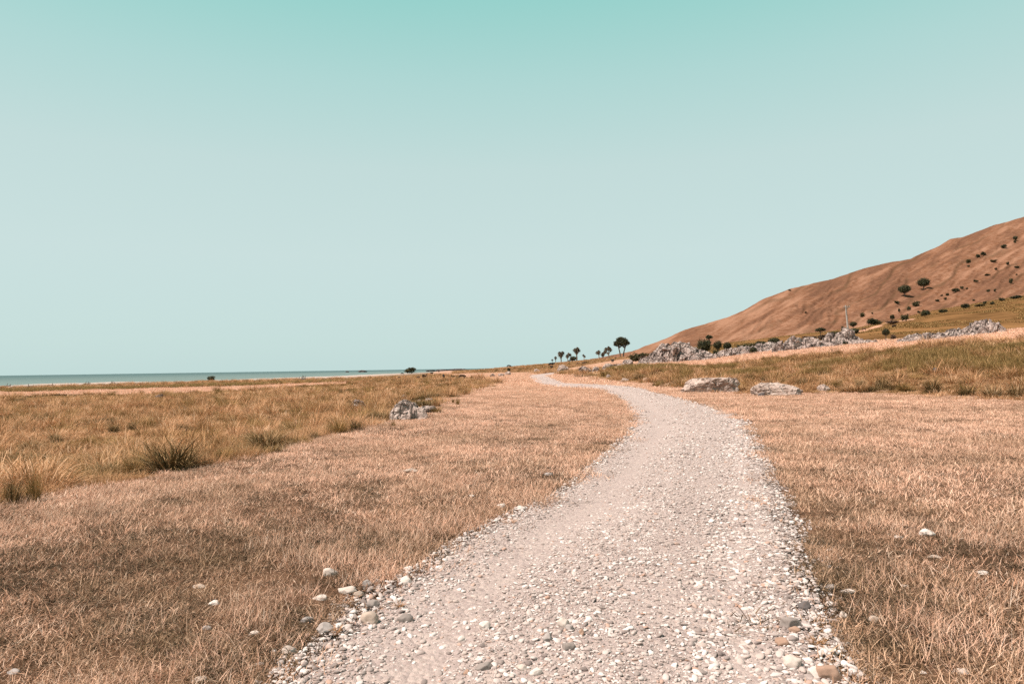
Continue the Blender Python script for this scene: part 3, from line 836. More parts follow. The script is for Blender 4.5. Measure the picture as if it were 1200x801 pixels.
def scatter(name, protos, pts, scl, rot, idx, label, cat):
    me = bpy.data.meshes.new(name)
    me.vertices.add(len(pts)); me.vertices.foreach_set("co", np.asarray(pts, np.float32).ravel())
    add_attr(me, "rot", rot, 'FLOAT_VECTOR'); add_attr(me, "scl", scl, 'FLOAT_VECTOR'); add_attr(me, "idx", idx, 'INT')
    o = link(name, me)
    ng = bpy.data.node_groups.new(name + "_scatter", 'GeometryNodeTree')
    ng.interface.new_socket("Geometry", in_out='INPUT', socket_type='NodeSocketGeometry')
    ng.interface.new_socket("Geometry", in_out='OUTPUT', socket_type='NodeSocketGeometry')
    N = ng.nodes.new; L = ng.links.new
    gi = N("NodeGroupInput"); go = N("NodeGroupOutput")
    iop = N("GeometryNodeInstanceOnPoints")
    for p in protos:
        oi = N("GeometryNodeObjectInfo"); oi.inputs["Object"].default_value = p
        g1 = N("GeometryNodeGeometryToInstance"); L(oi.outputs["Geometry"], g1.inputs[0])
        scatter_tmp.append(g1)
    jn = N("GeometryNodeJoinGeometry")
    for g1 in reversed(scatter_tmp): L(g1.outputs[0], jn.inputs[0])
    scatter_tmp.clear()
    def na(nm, t):
        a = N("GeometryNodeInputNamedAttribute"); a.data_type = t; a.inputs["Name"].default_value = nm; return a.outputs["Attribute"]
    L(gi.outputs[0], iop.inputs["Points"]); L(jn.outputs[0], iop.inputs["Instance"])
    iop.inputs["Pick Instance"].default_value = True
    L(na("idx", 'INT'), iop.inputs["Instance Index"])
    e2r = N("FunctionNodeEulerToRotation"); L(na("rot", 'FLOAT_VECTOR'), e2r.inputs[0]); L(e2r.outputs[0], iop.inputs["Rotation"])
    L(na("scl", 'FLOAT_VECTOR'), iop.inputs["Scale"])
    L(iop.outputs[0], go.inputs[0])
    md = o.modifiers.new("scatter", 'NODES'); md.node_group = ng
    tag(o, label, cat, kind="stuff")
    return o
scatter_tmp = []

def fan_pts(n, r0_, r1_, amax, rng, pw=1.0):
    r = r0_ + (r1_ - r0_) * rng.uniform(0, 1, n) ** pw
    a = np.radians(rng.uniform(-amax, amax, n))
    return np.sin(a) * r, np.cos(a) * r

AMAX = 50
rng = np.random.default_rng(5)
# --- short turf
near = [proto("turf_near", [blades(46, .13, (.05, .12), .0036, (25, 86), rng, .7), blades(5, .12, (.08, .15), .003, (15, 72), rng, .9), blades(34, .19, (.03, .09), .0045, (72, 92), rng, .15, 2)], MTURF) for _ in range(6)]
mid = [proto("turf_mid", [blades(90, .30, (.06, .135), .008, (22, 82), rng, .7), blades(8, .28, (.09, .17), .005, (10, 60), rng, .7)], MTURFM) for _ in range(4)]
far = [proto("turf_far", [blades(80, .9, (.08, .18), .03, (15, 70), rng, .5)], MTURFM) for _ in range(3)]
def turf_filter(x, y, edge=.0, keep_in=0.0):
    pdd, u = path_u(x, y)
    jit = .26 * fbm2(x / .4, y / .4, 2, 13) + .32 * fbm2(x / 1.6, y / 1.6, 2, 15)
    k = (pdd > edge + jit) | ((pdd > -.38) & (rng.uniform(0, 1, len(x)) < .05))
    return k
def do_scatter(name, protos, specs, filt, label, cat, hmod=None, pick=None):
    PT, SCL, ROT, IDX = [], [], [], []
    for (n_, a, b, sub, smin, smax) in specs:
        x, y = fan_pts(n_, a, b, AMAX, rng)
        k = filt(x, y) & (rng.uniform(0, 1, len(x)) < np.clip(.12 + (np.hypot(x, y) - a) / (.9 * a + .01), 0, 1) if a > 7 else True); x, y = x[k], y[k]
        z = ground_z(x, y)
        m = len(x)
        s = rng.uniform(smin, smax, m) * (1 if hmod is None else .5 + .85 * hmod(x, y)) * (1 + .22 * fbm2(x / 2.2, y / 2.2, 2, 91))
        PT.append(np.stack([x, y, z], 1)); SCL.append(np.stack([s, s, s * rng.uniform(.75, 1.3, m)], 1))
        ROT.append(np.stack([rng.normal(0, .1, m), rng.normal(0, .1, m), rng.uniform(0, 2 * PI, m)], 1))
        ii = rng.integers(sub[0], sub[1], m); IDX.append(ii if pick is None else pick(x, y, ii, a))
    return scatter(name, protos, np.vstack(PT), np.vstack(SCL), np.vstack(ROT), np.concatenate(IDX), label, cat)
def f_short(x, y):
    t, p, s, o, g = zones(x, y)
    px = 600 + F * x / np.maximum(y, .1)
    k = turf_filter(x, y) & (t < .5) & (s < .5) & (o < .5) & (g < .5)
    # worn bare patches
    bare = fbm2(x / .8, y / .8, 3, 201) + .5 * fbm2(x / .25, y / .25, 2, 203)
    return k & clear_of_stones(x, y) & ((bare < .40) | (rng.uniform(0, 1, len(x)) < .38))
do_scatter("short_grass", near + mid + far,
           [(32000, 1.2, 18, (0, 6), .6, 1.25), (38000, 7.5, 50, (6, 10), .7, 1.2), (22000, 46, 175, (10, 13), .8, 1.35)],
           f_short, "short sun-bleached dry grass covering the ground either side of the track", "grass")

th = [proto("thatch", [blades(70, .22, (.05, .13), .0045, (66, 92), rng, .25, 3), blades(14, .2, (.04, .09), .004, (30, 70), rng, .6, 3)], MTHATCH) for _ in range(5)]
do_scatter("matted_grass", th, [(30000, 1.2, 19, (0, 5), .8, 1.4), (7000, 12, 30, (0, 5), 1.2, 1.8)],
           lambda x, y: clear_of_stones(x, y) & turf_filter(x, y, .05) & (zones(x, y)[0] < .5) & (fbm2(x / 1.1, y / 1.1, 3, 515) + .4 * fbm2(x / 4, y / 4, 2, 517) > .0 - .25 * (rng.uniform(0, 1, len(x)) < .3)), "matted dark thatch lying flat between the dry grass blades", "grass")

st_ = [proto("stalks", [blades(20, .15, (.10, .20), .0028, (5, 50), rng, .6, 4), blades(26, .16, (.08, .16), .0035, (20, 70), rng, .7, 3)], MTURFM) for _ in range(4)]
do_scatter("seeding_grass", st_, [(13000, 1.4, 22, (0, 4), .7, 1.25)],
           lambda x, y: clear_of_stones(x, y, .18) & turf_filter(x, y, .0) & (zones(x, y)[0] < .5) & (fbm2(x / 1.3, y / 1.3, 3, 525) + rng.normal(0, .08, len(x)) > .14), "upright pale seeding stalks standing in drifts over the shorter turf", "grass")

# --- tall rough grass of the hollow on the left and the bank on the right
tn = [proto("rough_near", [blades(80, .28, (.16, .42), .0075, (6, 66), rng, .9, 4, droop=1), blades(14, .3, (.34, .56), .005, (3, 40), rng, .7, 4)], MTALL) for _ in range(5)]
tm = [proto("rough_mid", [blades(100, .5, (.14, .36), .016, (6, 66), rng, .9, 3, droop=1)], MTALL) for _ in range(4)]
tf = [proto("rough_far", [blades(110, 1.3, (.14, .36), .06, (5, 62), rng, .8, 3)], MTALL) for _ in range(3)]
def hummock(name, n, w, segs, mat, m2):
    # a rounded tussock: dense blades arching over on every side
    return proto(name, [blades(n, .22, (.30, .62), w, (8, 88), rng, 1.1, segs, droop=1), blades(n // 4, .18, (.4, .7), w * .7, (4, 55), rng, 1.3, segs, droop=1)], mat)
hm = [hummock("hummock", 170, .011, 4, MTALL, None) for _ in range(4)] + [hummock("hummock", 170, .011, 4, MOLIVE, None)]
td = [proto("rough_dark", [blades(110, .36, (.2, .5), .010, (5, 62), rng, .9, 4, droop=1)], m_) for m_ in (MTUSS, MOLIVE)]
tdm = [proto("rough_dark_mid", [blades(100, .5, (.16, .42), .020, (6, 62), rng, .9, 3, droop=1)], m_) for m_ in (MTUSS, MOLIVE)]
tdf = [proto("rough_dark_far", [blades(100, 1.1, (.16, .40), .06, (5, 62), rng, .8, 3)], m_) for m_ in (MTUSS, MOLIVE)]
def dark_pick(x, y, idx, a):
    # darker, greener growth gathers in drifts
    n = fbm2(x / (2.4 if a < 20 else 4.5 if a < 60 else 11), y / (2.4 if a < 20 else 4.5 if a < 60 else 14), 3, 611) + rng.normal(0, .10, len(x))
    base = {5: 12, 22: 14, 68: 16}[a]
    return np.where(n > .24, base + (n < .36), idx)
def mound(x, y, c=1.35):
    """0 in the hollows, 1 on the crown of a grass mound (jittered cells that grow with distance)"""
    c = 1.35 if np.mean(np.hypot(x, y)) < 25 else (2.2 if np.mean(np.hypot(x, y)) < 70 else 5.0)
    gx = x / c + .35 * fbm2(x / 3, y / 3, 2, 8); gy = y / c; ix = np.floor(gx); iy = np.floor(gy); best = np.full(len(x), 9.0)
    for dx in (-1, 0, 1):
        for dy in (-1, 0, 1):
            jx = ix + dx + _hash(ix + dx, iy + dy, 1, 55); jy = iy + dy + _hash(ix + dx, iy + dy, 2, 56)
            sz = .75 + .6 * _hash(ix + dx, iy + dy, 3, 57)
            best = np.minimum(best, np.hypot(gx - jx, gy - jy) / sz)
    return np.clip(1.0 - best * 1.15, 0, 1) ** .7
def f_hum(x, y):
    t, p, s, o, g = zones(x, y)
    pdd, _u = path_u(x, y)
    return clear_of_stones(x, y) & clear_of_tussocks(x, y, .45) & (np.hypot(x - BIGROCK[0], (y - BIGROCK[1] + .6) * .6) > 1.3) & (t > .5) & (s < .3) & (g < .5) & (pdd > .4) & (fbm2(x / 6, y / 6, 2, 717) > -.35)
def f_tall(x, y):
    t, p, s, o, g = zones(x, y)
    pdd, _u = path_u(x, y)
    keep = mound(x, y) > rng.uniform(.08, .8, len(x))
    return clear_of_stones(x, y) & clear_of_tussocks(x, y) & (t > .5) & (s < .3) & (g < .5) & (pdd > .3) & keep
do_scatter("tall_grass", tn + tm + tf + td + tdm + tdf,
           [(20000, 5, 26, (0, 5), .42, .85), (30000, 22, 75, (5, 9), .45, .9), (26000, 68, 420, (9, 12), .55, 1.0)],
           f_tall, "tall rough ochre grass filling the hollow and covering the bank", "grass", hmod=mound, pick=dark_pick)

do_scatter("grass_hummocks", hm, [(1500, 5, 28, (0, 5), .8, 1.7), (5200, 26, 80, (0, 5), .9, 1.9), (9000, 75, 330, (0, 5), 1.2, 2.6)], f_hum,
           "rounded tan hummocks of dry tussock grass crowding the hollow and the bank", "tussock grass")
# --- green band along the back of the beach, green drift on the right bank
gr = [proto("green_clump", [blades(90, 1.2, (.28, .58), .05, (2, 35), rng, .6, 3)], MGREEN) for _ in range(3)]
bx = np.array([p[0] for p in GREEN]); by = np.array([p[1] for p in GREEN])
x = rng.uniform(bx.min(), bx.max(), 60000); y = rng.uniform(by.min(), by.max(), 60000)
k = in_poly(GREEN, x, y); x, y = x[k][:9000], y[k][:9000]
m = len(x); s = rng.uniform(.7, 1.15, m)
scatter("beach_grass", gr, np.stack([x, y, ground_z(x, y)], 1), np.stack([s, s, s], 1), np.stack([x * 0, x * 0, rng.uniform(0, 6.28, m)], 1), rng.integers(0, 3, m),
        "band of green beach grass between the dry flat and the pale shore", "grass")
gs = [proto("green_reed", [blades(80, .45, (.35, .75), .02, (2, 35), rng, .6, 3)], MGREEN) for _ in range(3)]
bx = np.array([p[0] for p in RBAND]); by = np.array([p[1] for p in RBAND])
x = rng.uniform(bx.min(), bx.max(), 40000); y = rng.uniform(by.min(), by.max(), 40000)
k = in_poly(RBAND, x, y) & (fbm2(x / 5, y / 3, 3, 401) > .08) ; x, y = x[k][:2800], y[k][:2800]
m = len(x); s = rng.uniform(.7, 1.2, m)
scatter("bank_reeds", gs, np.stack([x, y, ground_z(x, y)], 1), np.stack([s, s, s], 1), np.stack([x * 0, x * 0, rng.uniform(0, 6.28, m)], 1), rng.integers(0, 3, m),
        "drift of greener rushes along the grassy bank below the rocks", "rushes")

# --- meadow under the hill
mw = [proto("meadow_tuft", [blades(70, 1.4, (.15, .45), .09, (5, 60), rng, .6, 2)], MOLIVE) for _ in range(3)]
x, y = fan_pts(40000, 118, 445, 46, rng)
k = (zones(x, y)[3] > .5) & (fbm2(x / 16, y / 22, 4, 808) > .02); x, y = x[k], y[k]
m = len(x); s = rng.uniform(.8, 1.6, m)
scatter("meadow_grass", mw, np.stack([x, y, ground_z(x, y)], 1), np.stack([s, s, s * .8], 1), np.stack([x * 0, x * 0, rng.uniform(0, 6.28, m)], 1), rng.integers(0, 3, m),
        "olive meadow grass on the gentle slope between the rocks and the hill", "grass")

# --- gravel
def pebble_mesh(name, seed, sub=2, flat=.5, rough=.18):
    bm = bmesh.new(); bmesh.ops.create_icosphere(bm, subdivisions=sub, radius=.5)
    V = np.array([v.co for v in bm.verts])
    r_ = np.random.default_rng(seed)
    # soft random planes cut the ball into a worn, angular stone
    for _ in range(7):
        nrm = r_.normal(0, 1, 3); nrm /= np.linalg.norm(nrm); dd = r_.uniform(.30, .44)
        d = V @ nrm - dd
        V = V - np.outer(np.where(d > 0, d * .85, 0), nrm)
    V *= 1 + rough * fbm3(V[:, 0] * 2.2 + seed, V[:, 1] * 2.2, V[:, 2] * 2.2, 2, seed)[:, None]
    V *= np.array([1, r_.uniform(.6, .9), flat * r_.uniform(.75, 1.2)])
    for v, c in zip(bm.verts, V): v.co = c
    me = bpy.data.meshes.new(name); bm.to_mesh(me); bm.free()
    me.polygons.foreach_set("use_smooth", np.ones(len(me.polygons), bool))
    return me
pebs = []
for k in range(12):
    me = pebble_mesh("pebble", 50 + k, 2, .42, .24); me.materials.append(MPEB); pebs.append(bpy.data.objects.new("pebble", me))
PT, SCL, ROT, IDX = [], [], [], []
for (n_, a, b, s0, s1, zo) in [(150000, 1.6, 14, .007, .022, 0), (46000, 1.6, 16, .019, .050, 0), (40000, 12, 40, .03, .075, 0), (16000, 36, 110, .06, .13, 0)]:
    x, y = fan_pts(n_, a, b, 34, rng)
    pdd, u = path_u(x, y)
    jit = .30 * fbm2(x / .5, y / .5, 2, 13) + .1 * fbm2(x / 1.5, y / 1.5, 2, 17)
    size = s0 + (s1 - s0) * rng.uniform(0, 1, len(x)) ** 2.2
    track = np.exp(-((u - .24) / .11) ** 2) * .84 + np.exp(-((u - .66) / .07) ** 2) * .38
    patch = fbm2(x / .9, y / .9, 3, 23) * .6
    p = np.where(pdd < 0, np.clip(1.0 - track + patch * .7 * (u < .7), .06 if s1 < .03 else .02, 1), np.clip(.75 - (pdd - jit) / .22, 0, .9))
    p = np.where((pdd > -.25) & (pdd < .1), np.maximum(p, .75), p)
    k = (rng.uniform(0, 1, len(x)) < p) & (pdd < .5)
    x, y, size, u = x[k], y[k], size[k], u[k]
    size *= np.where(u > .72, 1.25, 1.0) * np.where(u < .08, 1.2, 1.0)
    m = len(x)
    PT.append(np.stack([x, y, track_z(x, y) + size * .10], 1))
    SCL.append(np.stack([size * rng.uniform(.85, 1.35, m), size, size * rng.uniform(.8, 1.2, m)], 1))
    ROT.append(np.stack([rng.normal(0, .22, m), rng.normal(0, .22, m), rng.uniform(0, 6.28, m)], 1)); IDX.append(rng.integers(0, 12, m))
scatter("gravel", pebs, np.vstack(PT), np.vstack(SCL), np.vstack(ROT), np.concatenate(IDX), "loose pale river gravel spread over the dirt track", "gravel")
print("gravel", sum(len(p) for p in PT))
#@@PART3
# ------------------------------------------------------------------ stones and boulders
TINT = {'white': (.82, .72, .66), 'pale': (.70, .59, .525), 'tan': (.56, .44, .365), 'grey': (.47, .41, .385), 'dark': (.35, .295, .27), 'black': (.17, .145, .14), 'red': (.45, .29, .215)}
SM = {k: mat_stone("stone_" + k, [(.3, tuple(q * .86 for q in c)), (.7, c)], 7, .3, .45, False) for k, c in TINT.items()}
def rock_mesh(name, seed, sub=5, cuts=10, rough=.16, fine=.05):
    bm = bmesh.new(); bmesh.ops.create_icosphere(bm, subdivisions=sub, radius=.5)
    V = np.array([v.co for v in bm.verts]); r_ = np.random.default_rng(seed)
    for _ in range(cuts):
        nrm = r_.normal(0, 1, 3); nrm /= np.linalg.norm(nrm); dd = r_.uniform(.27, .42)
        d = V @ nrm - dd
        V = V - np.outer(np.where(d > 0, d * .9, 0), nrm)
    nn = V / np.linalg.norm(V, axis=1)[:, None]
    f = fbm3(V[:, 0] * 3 + seed, V[:, 1] * 3, V[:, 2] * 4, 4, seed)
    cr = np.abs(fbm3(V[:, 0] * 3.4 + 9, V[:, 1] * 3.4 + seed, V[:, 2] * 6, 3, seed + 5))
    V = V + nn * (rough * f - rough * .9 * np.exp(-(cr / .045) ** 2) + fine * fbm3(V[:, 0] * 14, V[:, 1] * 14, V[:, 2] * 14, 3, seed + 9))[:, None]
    V[:, 2] -= V[:, 2].min()
    V[:, 0] /= np.ptp(V[:, 0]); V[:, 1] /= np.ptp(V[:, 1]); V[:, 2] /= V[:, 2].max()
    for v, c in zip(bm.verts, V): v.co = c
    me = bpy.data.meshes.new(name); bm.to_mesh(me); bm.free()
    return me
r3 = random.Random(3)
for k, (px, py, w, h, t, lab) in enumerate(STONES):
    p = BS[('s', k)]; s = p[1] / F
    me = pebble_mesh("stone", 300 + k, 4, .62, .30)
    # fine pitting so that a near stone is not a smooth egg
    V = np.empty(len(me.vertices) * 3, np.float32); me.vertices.foreach_get("co", V); V = V.reshape(-1, 3)
    V = V * (1 + .035 * fbm3(V[:, 0] * 9 + k, V[:, 1] * 9, V[:, 2] * 9, 3, k))[:, None]
    V[:, 2] -= V[:, 2].min(); V /= np.ptp(V, axis=0)
    V[:, 2] -= .28; V = V * np.array([w * s, max(w * .62, h) * s, h * s * 1.2])
    me.vertices.foreach_set("co", V.astype(np.float32).ravel()); me.update()
    o = link("stone", me, SM[t])
    ontrack = path_u(np.array([p[0]]), np.array([p[1]]))[0][0] < .1
    zz = float(track_z(np.array([p[0]]), np.array([p[1]]))[0])
    o.location = (p[0], p[1] + .3 * w * s, zz + (-.004 if ontrack else .008))
    o.rotation_euler = (r3.uniform(-.1, .1), (r3.choice((-1, 1)) * r3.uniform(.05, .2)) if h / w > .4 else r3.uniform(-.06, .06), r3.uniform(-.35, .35))
    tag(o, lab, "stone", "loose stones on the track and in the turf")
for k, (px, py, w, h, t, lab) in enumerate(BOULDERS):
    p = BS[('b', k)]; s = p[1] / F
    me = rock_mesh("boulder", 700 + k * 3, 5 if w > 12 else 4, 12 if w > 30 else 8, (.07 if w > 30 else .12) if t != 'R' else .16, .05)
    V = np.empty(len(me.vertices) * 3, np.float32); me.vertices.foreach_get("co", V); V = V.reshape(-1, 3)
    V[:, 2] = (V[:, 2] - .46) / .54; tx = V[:, 0]
    if k == 0: V[:, 2] = np.minimum(V[:, 2], .60 + .04 * fbm2(tx * 5, V[:, 1] * 5, 3, 2)); V[:, 2] *= 1.5
    if k == 1: V[:, 2] *= np.interp(tx, [-.5, -.3, .0, .5], [.95, 1.12, .95, .45])
    V = V * np.array([w * s, max(w * .5, h * 1.1) * s, h * s * 1.08])
    me.vertices.foreach_set("co", V.astype(np.float32).ravel()); me.update()
    o = link("boulder", me, {'B': MROCKB, 'R': MROCK, 'D': MDARKROCK}[t])
    o.location = (p[0], p[1] + .22 * w * s, p[2]); o.rotation_euler = (0, 0, r3.uniform(-.12, .12) - math.atan2(p[0], p[1]))
    tag(o, lab, "rock", "rocks lying in the grassland")

# ------------------------------------------------------------------ rock outcrops
def crag(label, top, base, Y, depth, seed, mat=MROCK, cell=1.0, step=.10, real=None):
    """real: build at distance Y on flat ground, then shrink the finished rock to this true distance"""
    x0, x1 = top[0][0], top[-1][0]
    L = (x1 - x0) / F * Y
    nx, ny = int(L / step), int(depth / step)
    tx = np.linspace(0, 1, nx); ty = np.linspace(0, 1, ny)
    TX, TY = np.meshgrid(tx, ty)
    px = x0 + TX * (x1 - x0)
    Yw = Y + (TY - .35) * depth
    Xw = (px - 600) / F * Yw
    H = (np.interp(px, [a for a, _ in base], [b for _, b in base]) - np.interp(px, [a for a, _ in top], [b for _, b in top])) / F * Y
    r_ = np.random.default_rng(seed)
    lx = (TX * L).ravel(); ly = (TY * depth).ravel()
    def cells(size, sx=1.0):
        n_ = max(6, int(L * depth / (size * size)))
        c = np.stack([r_.uniform(0, L, n_), r_.uniform(0, depth, n_)], 1)
        wx = lx + .45 * size * fbm2(lx / size, ly / size, 2, seed); wy = ly + .45 * size * fbm2(lx / size + 40, ly / size, 2, seed + 1)
        idx = np.zeros(len(lx), int); best = np.full(len(lx), 1e9); sec = best.copy()
        for i_ in range(n_):
            d = ((wx - c[i_, 0]) * sx) ** 2 + (wy - c[i_, 1]) ** 2
            lt = d < best
            sec = np.where(lt, best, np.minimum(sec, d)); idx = np.where(lt, i_, idx); best = np.where(lt, d, best)
        mult = r_.uniform(0, 1, n_); tilt = r_.normal(0, .45, (n_, 2)) + np.array([.15, -.1])
        return mult[idx], tilt[idx, 0] * (lx - c[idx, 0]) + tilt[idx, 1] * (ly - c[idx, 1]), np.sqrt(sec) - np.sqrt(best)
    m1, t1, e1 = cells(cell * 2.1); m2, t2, e2 = cells(cell * .8); m3, t3, e3 = cells(cell * .24)
    prof = (np.clip(TY / .55, 0, 1) ** .85 * np.clip((1 - TY) / .45, 0, 1) ** .6).ravel()
    Hf = H.ravel()
    z = Hf * prof * (.86 + .16 * m1) + t1 * .5 * np.minimum(1, Hf) + (m2 - .5) * .55 * np.minimum(1, Hf) + t2 * .7 + (m3 - .5) * .2 * np.minimum(1, Hf) + t3 * .6
    z -= .6 * np.exp(-(e1 / .14) ** 2) * np.minimum(1, Hf) + .26 * np.exp(-(e2 / .08) ** 2)
    z += .05 * fbm2(lx * 3, ly * 3, 3, seed + 7)
    # scale so that the crest reaches the height seen in each column
    z = z.reshape(ny, nx)
    crest = np.maximum.accumulate(z, 0)[-1]
    ksz = 41; cr = np.convolve(np.pad(crest, 20, 'edge'), np.ones(ksz) / ksz, 'valid')
    z = z * np.clip((H[0] * .92) / np.maximum(cr, .12), .5, 1.3)[None, :]
    z = np.minimum(z, H * (.90 + .10 * fbm2(TX * L * 1.3, TY * depth * 1.3, 3, seed + 2)))
    edge = np.minimum(np.minimum(TX, 1 - TX) * L, np.minimum(TY, 1 - TY) * depth)
    z = z * sstep(0, .5, edge) - .25 * sstep(.5, 0, edge)
    # sparse tall ground: gaps filled with turf where the noise is low near the foot
    Xc, Yc = x_mid(x0, x1, Y), Y
    g = ground_z(Xw.ravel(), Yw.ravel()).reshape(ny, nx) if real is None else np.zeros((ny, nx))
    jx = .12 * fbm2(lx * 1.7, ly * 1.7 + z.ravel(), 2, seed + 3).reshape(ny, nx); jy = .2 * fbm2(lx * 1.3 + 9, z.ravel() * 2, 2, seed + 4).reshape(ny, nx)
    org = np.array([Xc, Yc, float(ground_z(np.array([Xc]), np.array([Yc]))[0]) if real is None else 0.0])
    V = np.stack([Xw + jx, Yw + jy, g + z - .05], -1).reshape(-1, 3) - org
    i = np.arange(ny - 1)[:, None] * nx; j = np.arange(nx - 1)[None, :]
    Q = [np.stack([i + j, i + j + 1, i + nx + j + 1, i + nx + j], -1).reshape(-1, 4)]; Vs = [V]; T = []; off = len(V)
    # angular blocks standing out of the bedrock, their beds dipping the same way
    nb_ = int(L * depth * (1.5 if real is None else .5))
    for q in range(nb_):
        a_ = r_.uniform(.03, .97); b_ = r_.uniform(.06, .75)
        ii, jj = int(b_ * (ny - 1)), int(a_ * (nx - 1)); hh = H[0, jj]
        if z[ii, jj] < .12 and r_.uniform() < .6: continue
        sz = np.clip(r_.lognormal(-.75, .5) * (.35 + .3 * hh), .2, 1.7)
        Vr, Fr = BLOCKS[r_.integers(0, len(BLOCKS))]
        Vr = Vr * np.array([r_.uniform(.9, 1.6), r_.uniform(.7, 1.2), r_.uniform(.55, 1.0)]) * sz
        tz, ty_, tw = r_.normal(0, .5), .45 + r_.normal(0, .3), r_.normal(-.25, .3)
        Rm = np.array(Matrix.Rotation(tz, 3, 'Z') @ Matrix.Rotation(-ty_, 3, 'Y') @ Matrix.Rotation(tw, 3, 'X'))
        if z[ii, jj] + .42 * sz > hh: sz_ = max(.35, (hh - z[ii, jj] + .12) / .5) / sz; Vr = Vr * min(1, sz_)
        Vr = Vr @ Rm.T + V.reshape(ny, nx, 3)[ii, jj] + np.array([0, 0, -.12 * sz])
        Vs.append(Vr); T.append(Fr + off); off += len(Vr)
    V = np.vstack(Vs)
    me = np_mesh("rock_outcrop", V, Q + ([np.vstack(T)] if T else []), False)
    o = link("rock_outcrop" if real is None else "cracked_rock", me, mat); o.location = org
    if real is not None:
        o.scale = (real / Y, real / Y, real / Y * 1.3); o.location = (Xc * real / Y, real + .55, float(ground_z(np.array([Xc * real / Y]), np.array([real + .2]))[0]) - .03)
        tag(o, label, "rock", "rocks lying in the grassland"); return o
    tag(o, label, "rock outcrop", "rock outcrops along the foot of the hill")
    return o
BIGTOP = [(448, 487), (451, 482), (456, 478), (462, 475), (472, 472.5), (482, 474), (492, 478), (502, 484)]
def block(seed):
    bm = bmesh.new(); bmesh.ops.create_icosphere(bm, subdivisions=3, radius=.6)
    V = np.array([v.co for v in bm.verts]); r_ = np.random.default_rng(seed)
    for _ in range(13):
        n_ = r_.normal(0, 1, 3); n_ /= np.linalg.norm(n_); d = V @ n_ - r_.uniform(.22, .42)
        V = V - np.outer(np.where(d > 0, d, 0), n_)
    V = V * (1 + .06 * fbm3(V[:, 0] * 5 + seed, V[:, 1] * 5, V[:, 2] * 5, 2, seed))[:, None]
    bm.verts.ensure_lookup_table(); Fr = np.array([[v.index for v in f.verts] for f in bm.faces]); bm.free()
    return V, Fr
BLOCKS = [block(900 + k) for k in range(14)]
def x_mid(a, b, Y): return ((a + b) / 2 - 600) / F * Y
crag("tallest jagged grey crag rising beside the dark bushes, leftmost of the outcrops",
     [(744, 426), (750, 420), (759, 415), (766, 409), (771, 405), (775, 400), (785, 400), (800, 398), (808, 401), (812, 407), (821, 410), (832, 411), (846, 412)],
     [(744, 428), (762, 426), (785, 424), (800, 422.5), (815, 424), (830, 422.5), (846, 418)], 101, 7, 21, cell=1.2)
crag("low rubbly rock wall climbing right from the tall crag, with dark blocks on top",
     [(838, 413), (850, 405), (860, 402), (875, 397), (888, 394), (900, 393), (912, 394)],
     [(838, 420), (850, 415), (866, 411), (880, 407), (900, 405), (912, 405)], 106, 6, 35, cell=.9)
crag("broad broken rock outcrop in front of the white utility pole",
     [(902, 404), (914, 398), (922, 395), (930, 391), (938, 396), (950, 394), (962, 396), (970, 391), (978, 389), (986, 387), (990, 384.5), (996, 386), (1002, 390), (1009, 396), (1020, 399.5), (1032, 402)],
     [(902, 412), (930, 410), (960, 408.5), (988, 406), (1010, 405), (1032, 403.5)], 96, 7, 43, cell=1.1)
crag("long low rock outcrop with a peak at its right end, rightmost of the outcrops",
     [(1048, 400), (1057, 394.5), (1067, 391), (1078, 389), (1100, 388), (1112, 386.5), (1123, 384.5), (1133, 382), (1145, 377), (1152, 376), (1160, 374), (1167, 378), (1173, 383), (1184, 389)],
     [(1048, 401.5), (1100, 398), (1133, 396), (1184, 391.5)], 84, 6, 57, cell=1.0)

# ------------------------------------------------------------------ foliage
def leaf_cloud(lobes, n, size, rng, flat=0.0):
    """leaf faces spread through overlapping lobes (cx,cy,cz,rx,ry,rz), denser towards each lobe's outside"""
    lobes = np.array(lobes, float)
    w = lobes[:, 3] * lobes[:, 4] * lobes[:, 5]; w = w ** .9; w /= w.sum()
    k = rng.choice(len(lobes), n, p=w)
    d = rng.normal(0, 1, (n, 3)); d /= np.linalg.norm(d, axis=1)[:, None]
    rad = rng.uniform(0, 1, n) ** .35 * rng.uniform(.72, 1.22, n)
    C = lobes[k, :3] + d * rad[:, None] * lobes[k, 3:]
    nn = d + rng.normal(0, .8, (n, 3)); nn /= np.linalg.norm(nn, axis=1)[:, None]
    t = np.cross(nn, rng.normal(0, 1, (n, 3))); t /= np.linalg.norm(t, axis=1)[:, None]
    b = np.cross(nn, t)
    s = size * rng.uniform(.6, 1.5, n)[:, None]
    q = np.stack([C - t * s, C - b * s * .55, C + t * s, C + b * s * .55], 1).reshape(-1, 3)
    # clumps of lighter and darker leaves
    bl = np.clip(.5 + .7 * fbm3(C[:, 0] * 5, C[:, 1] * 5, C[:, 2] * 5, 2, 5) + rng.normal(0, .16, n), 0, 1)
    Fq = np.arange(n * 4).reshape(-1, 4)
    return q, Fq, np.repeat(bl, 4)
def leaf_mesh(name, parts, mat):
    Vs, Fs, Bs, o = [], [], [], 0
    for V, Fq, bl in parts: Vs.append(V); Fs.append(Fq + o); Bs.append(bl); o += len(V)
    me = np_mesh(name, np.vstack(Vs), np.vstack(Fs)); add_attr(me, "bl", np.concatenate(Bs)); me.materials.append(mat)
    return me
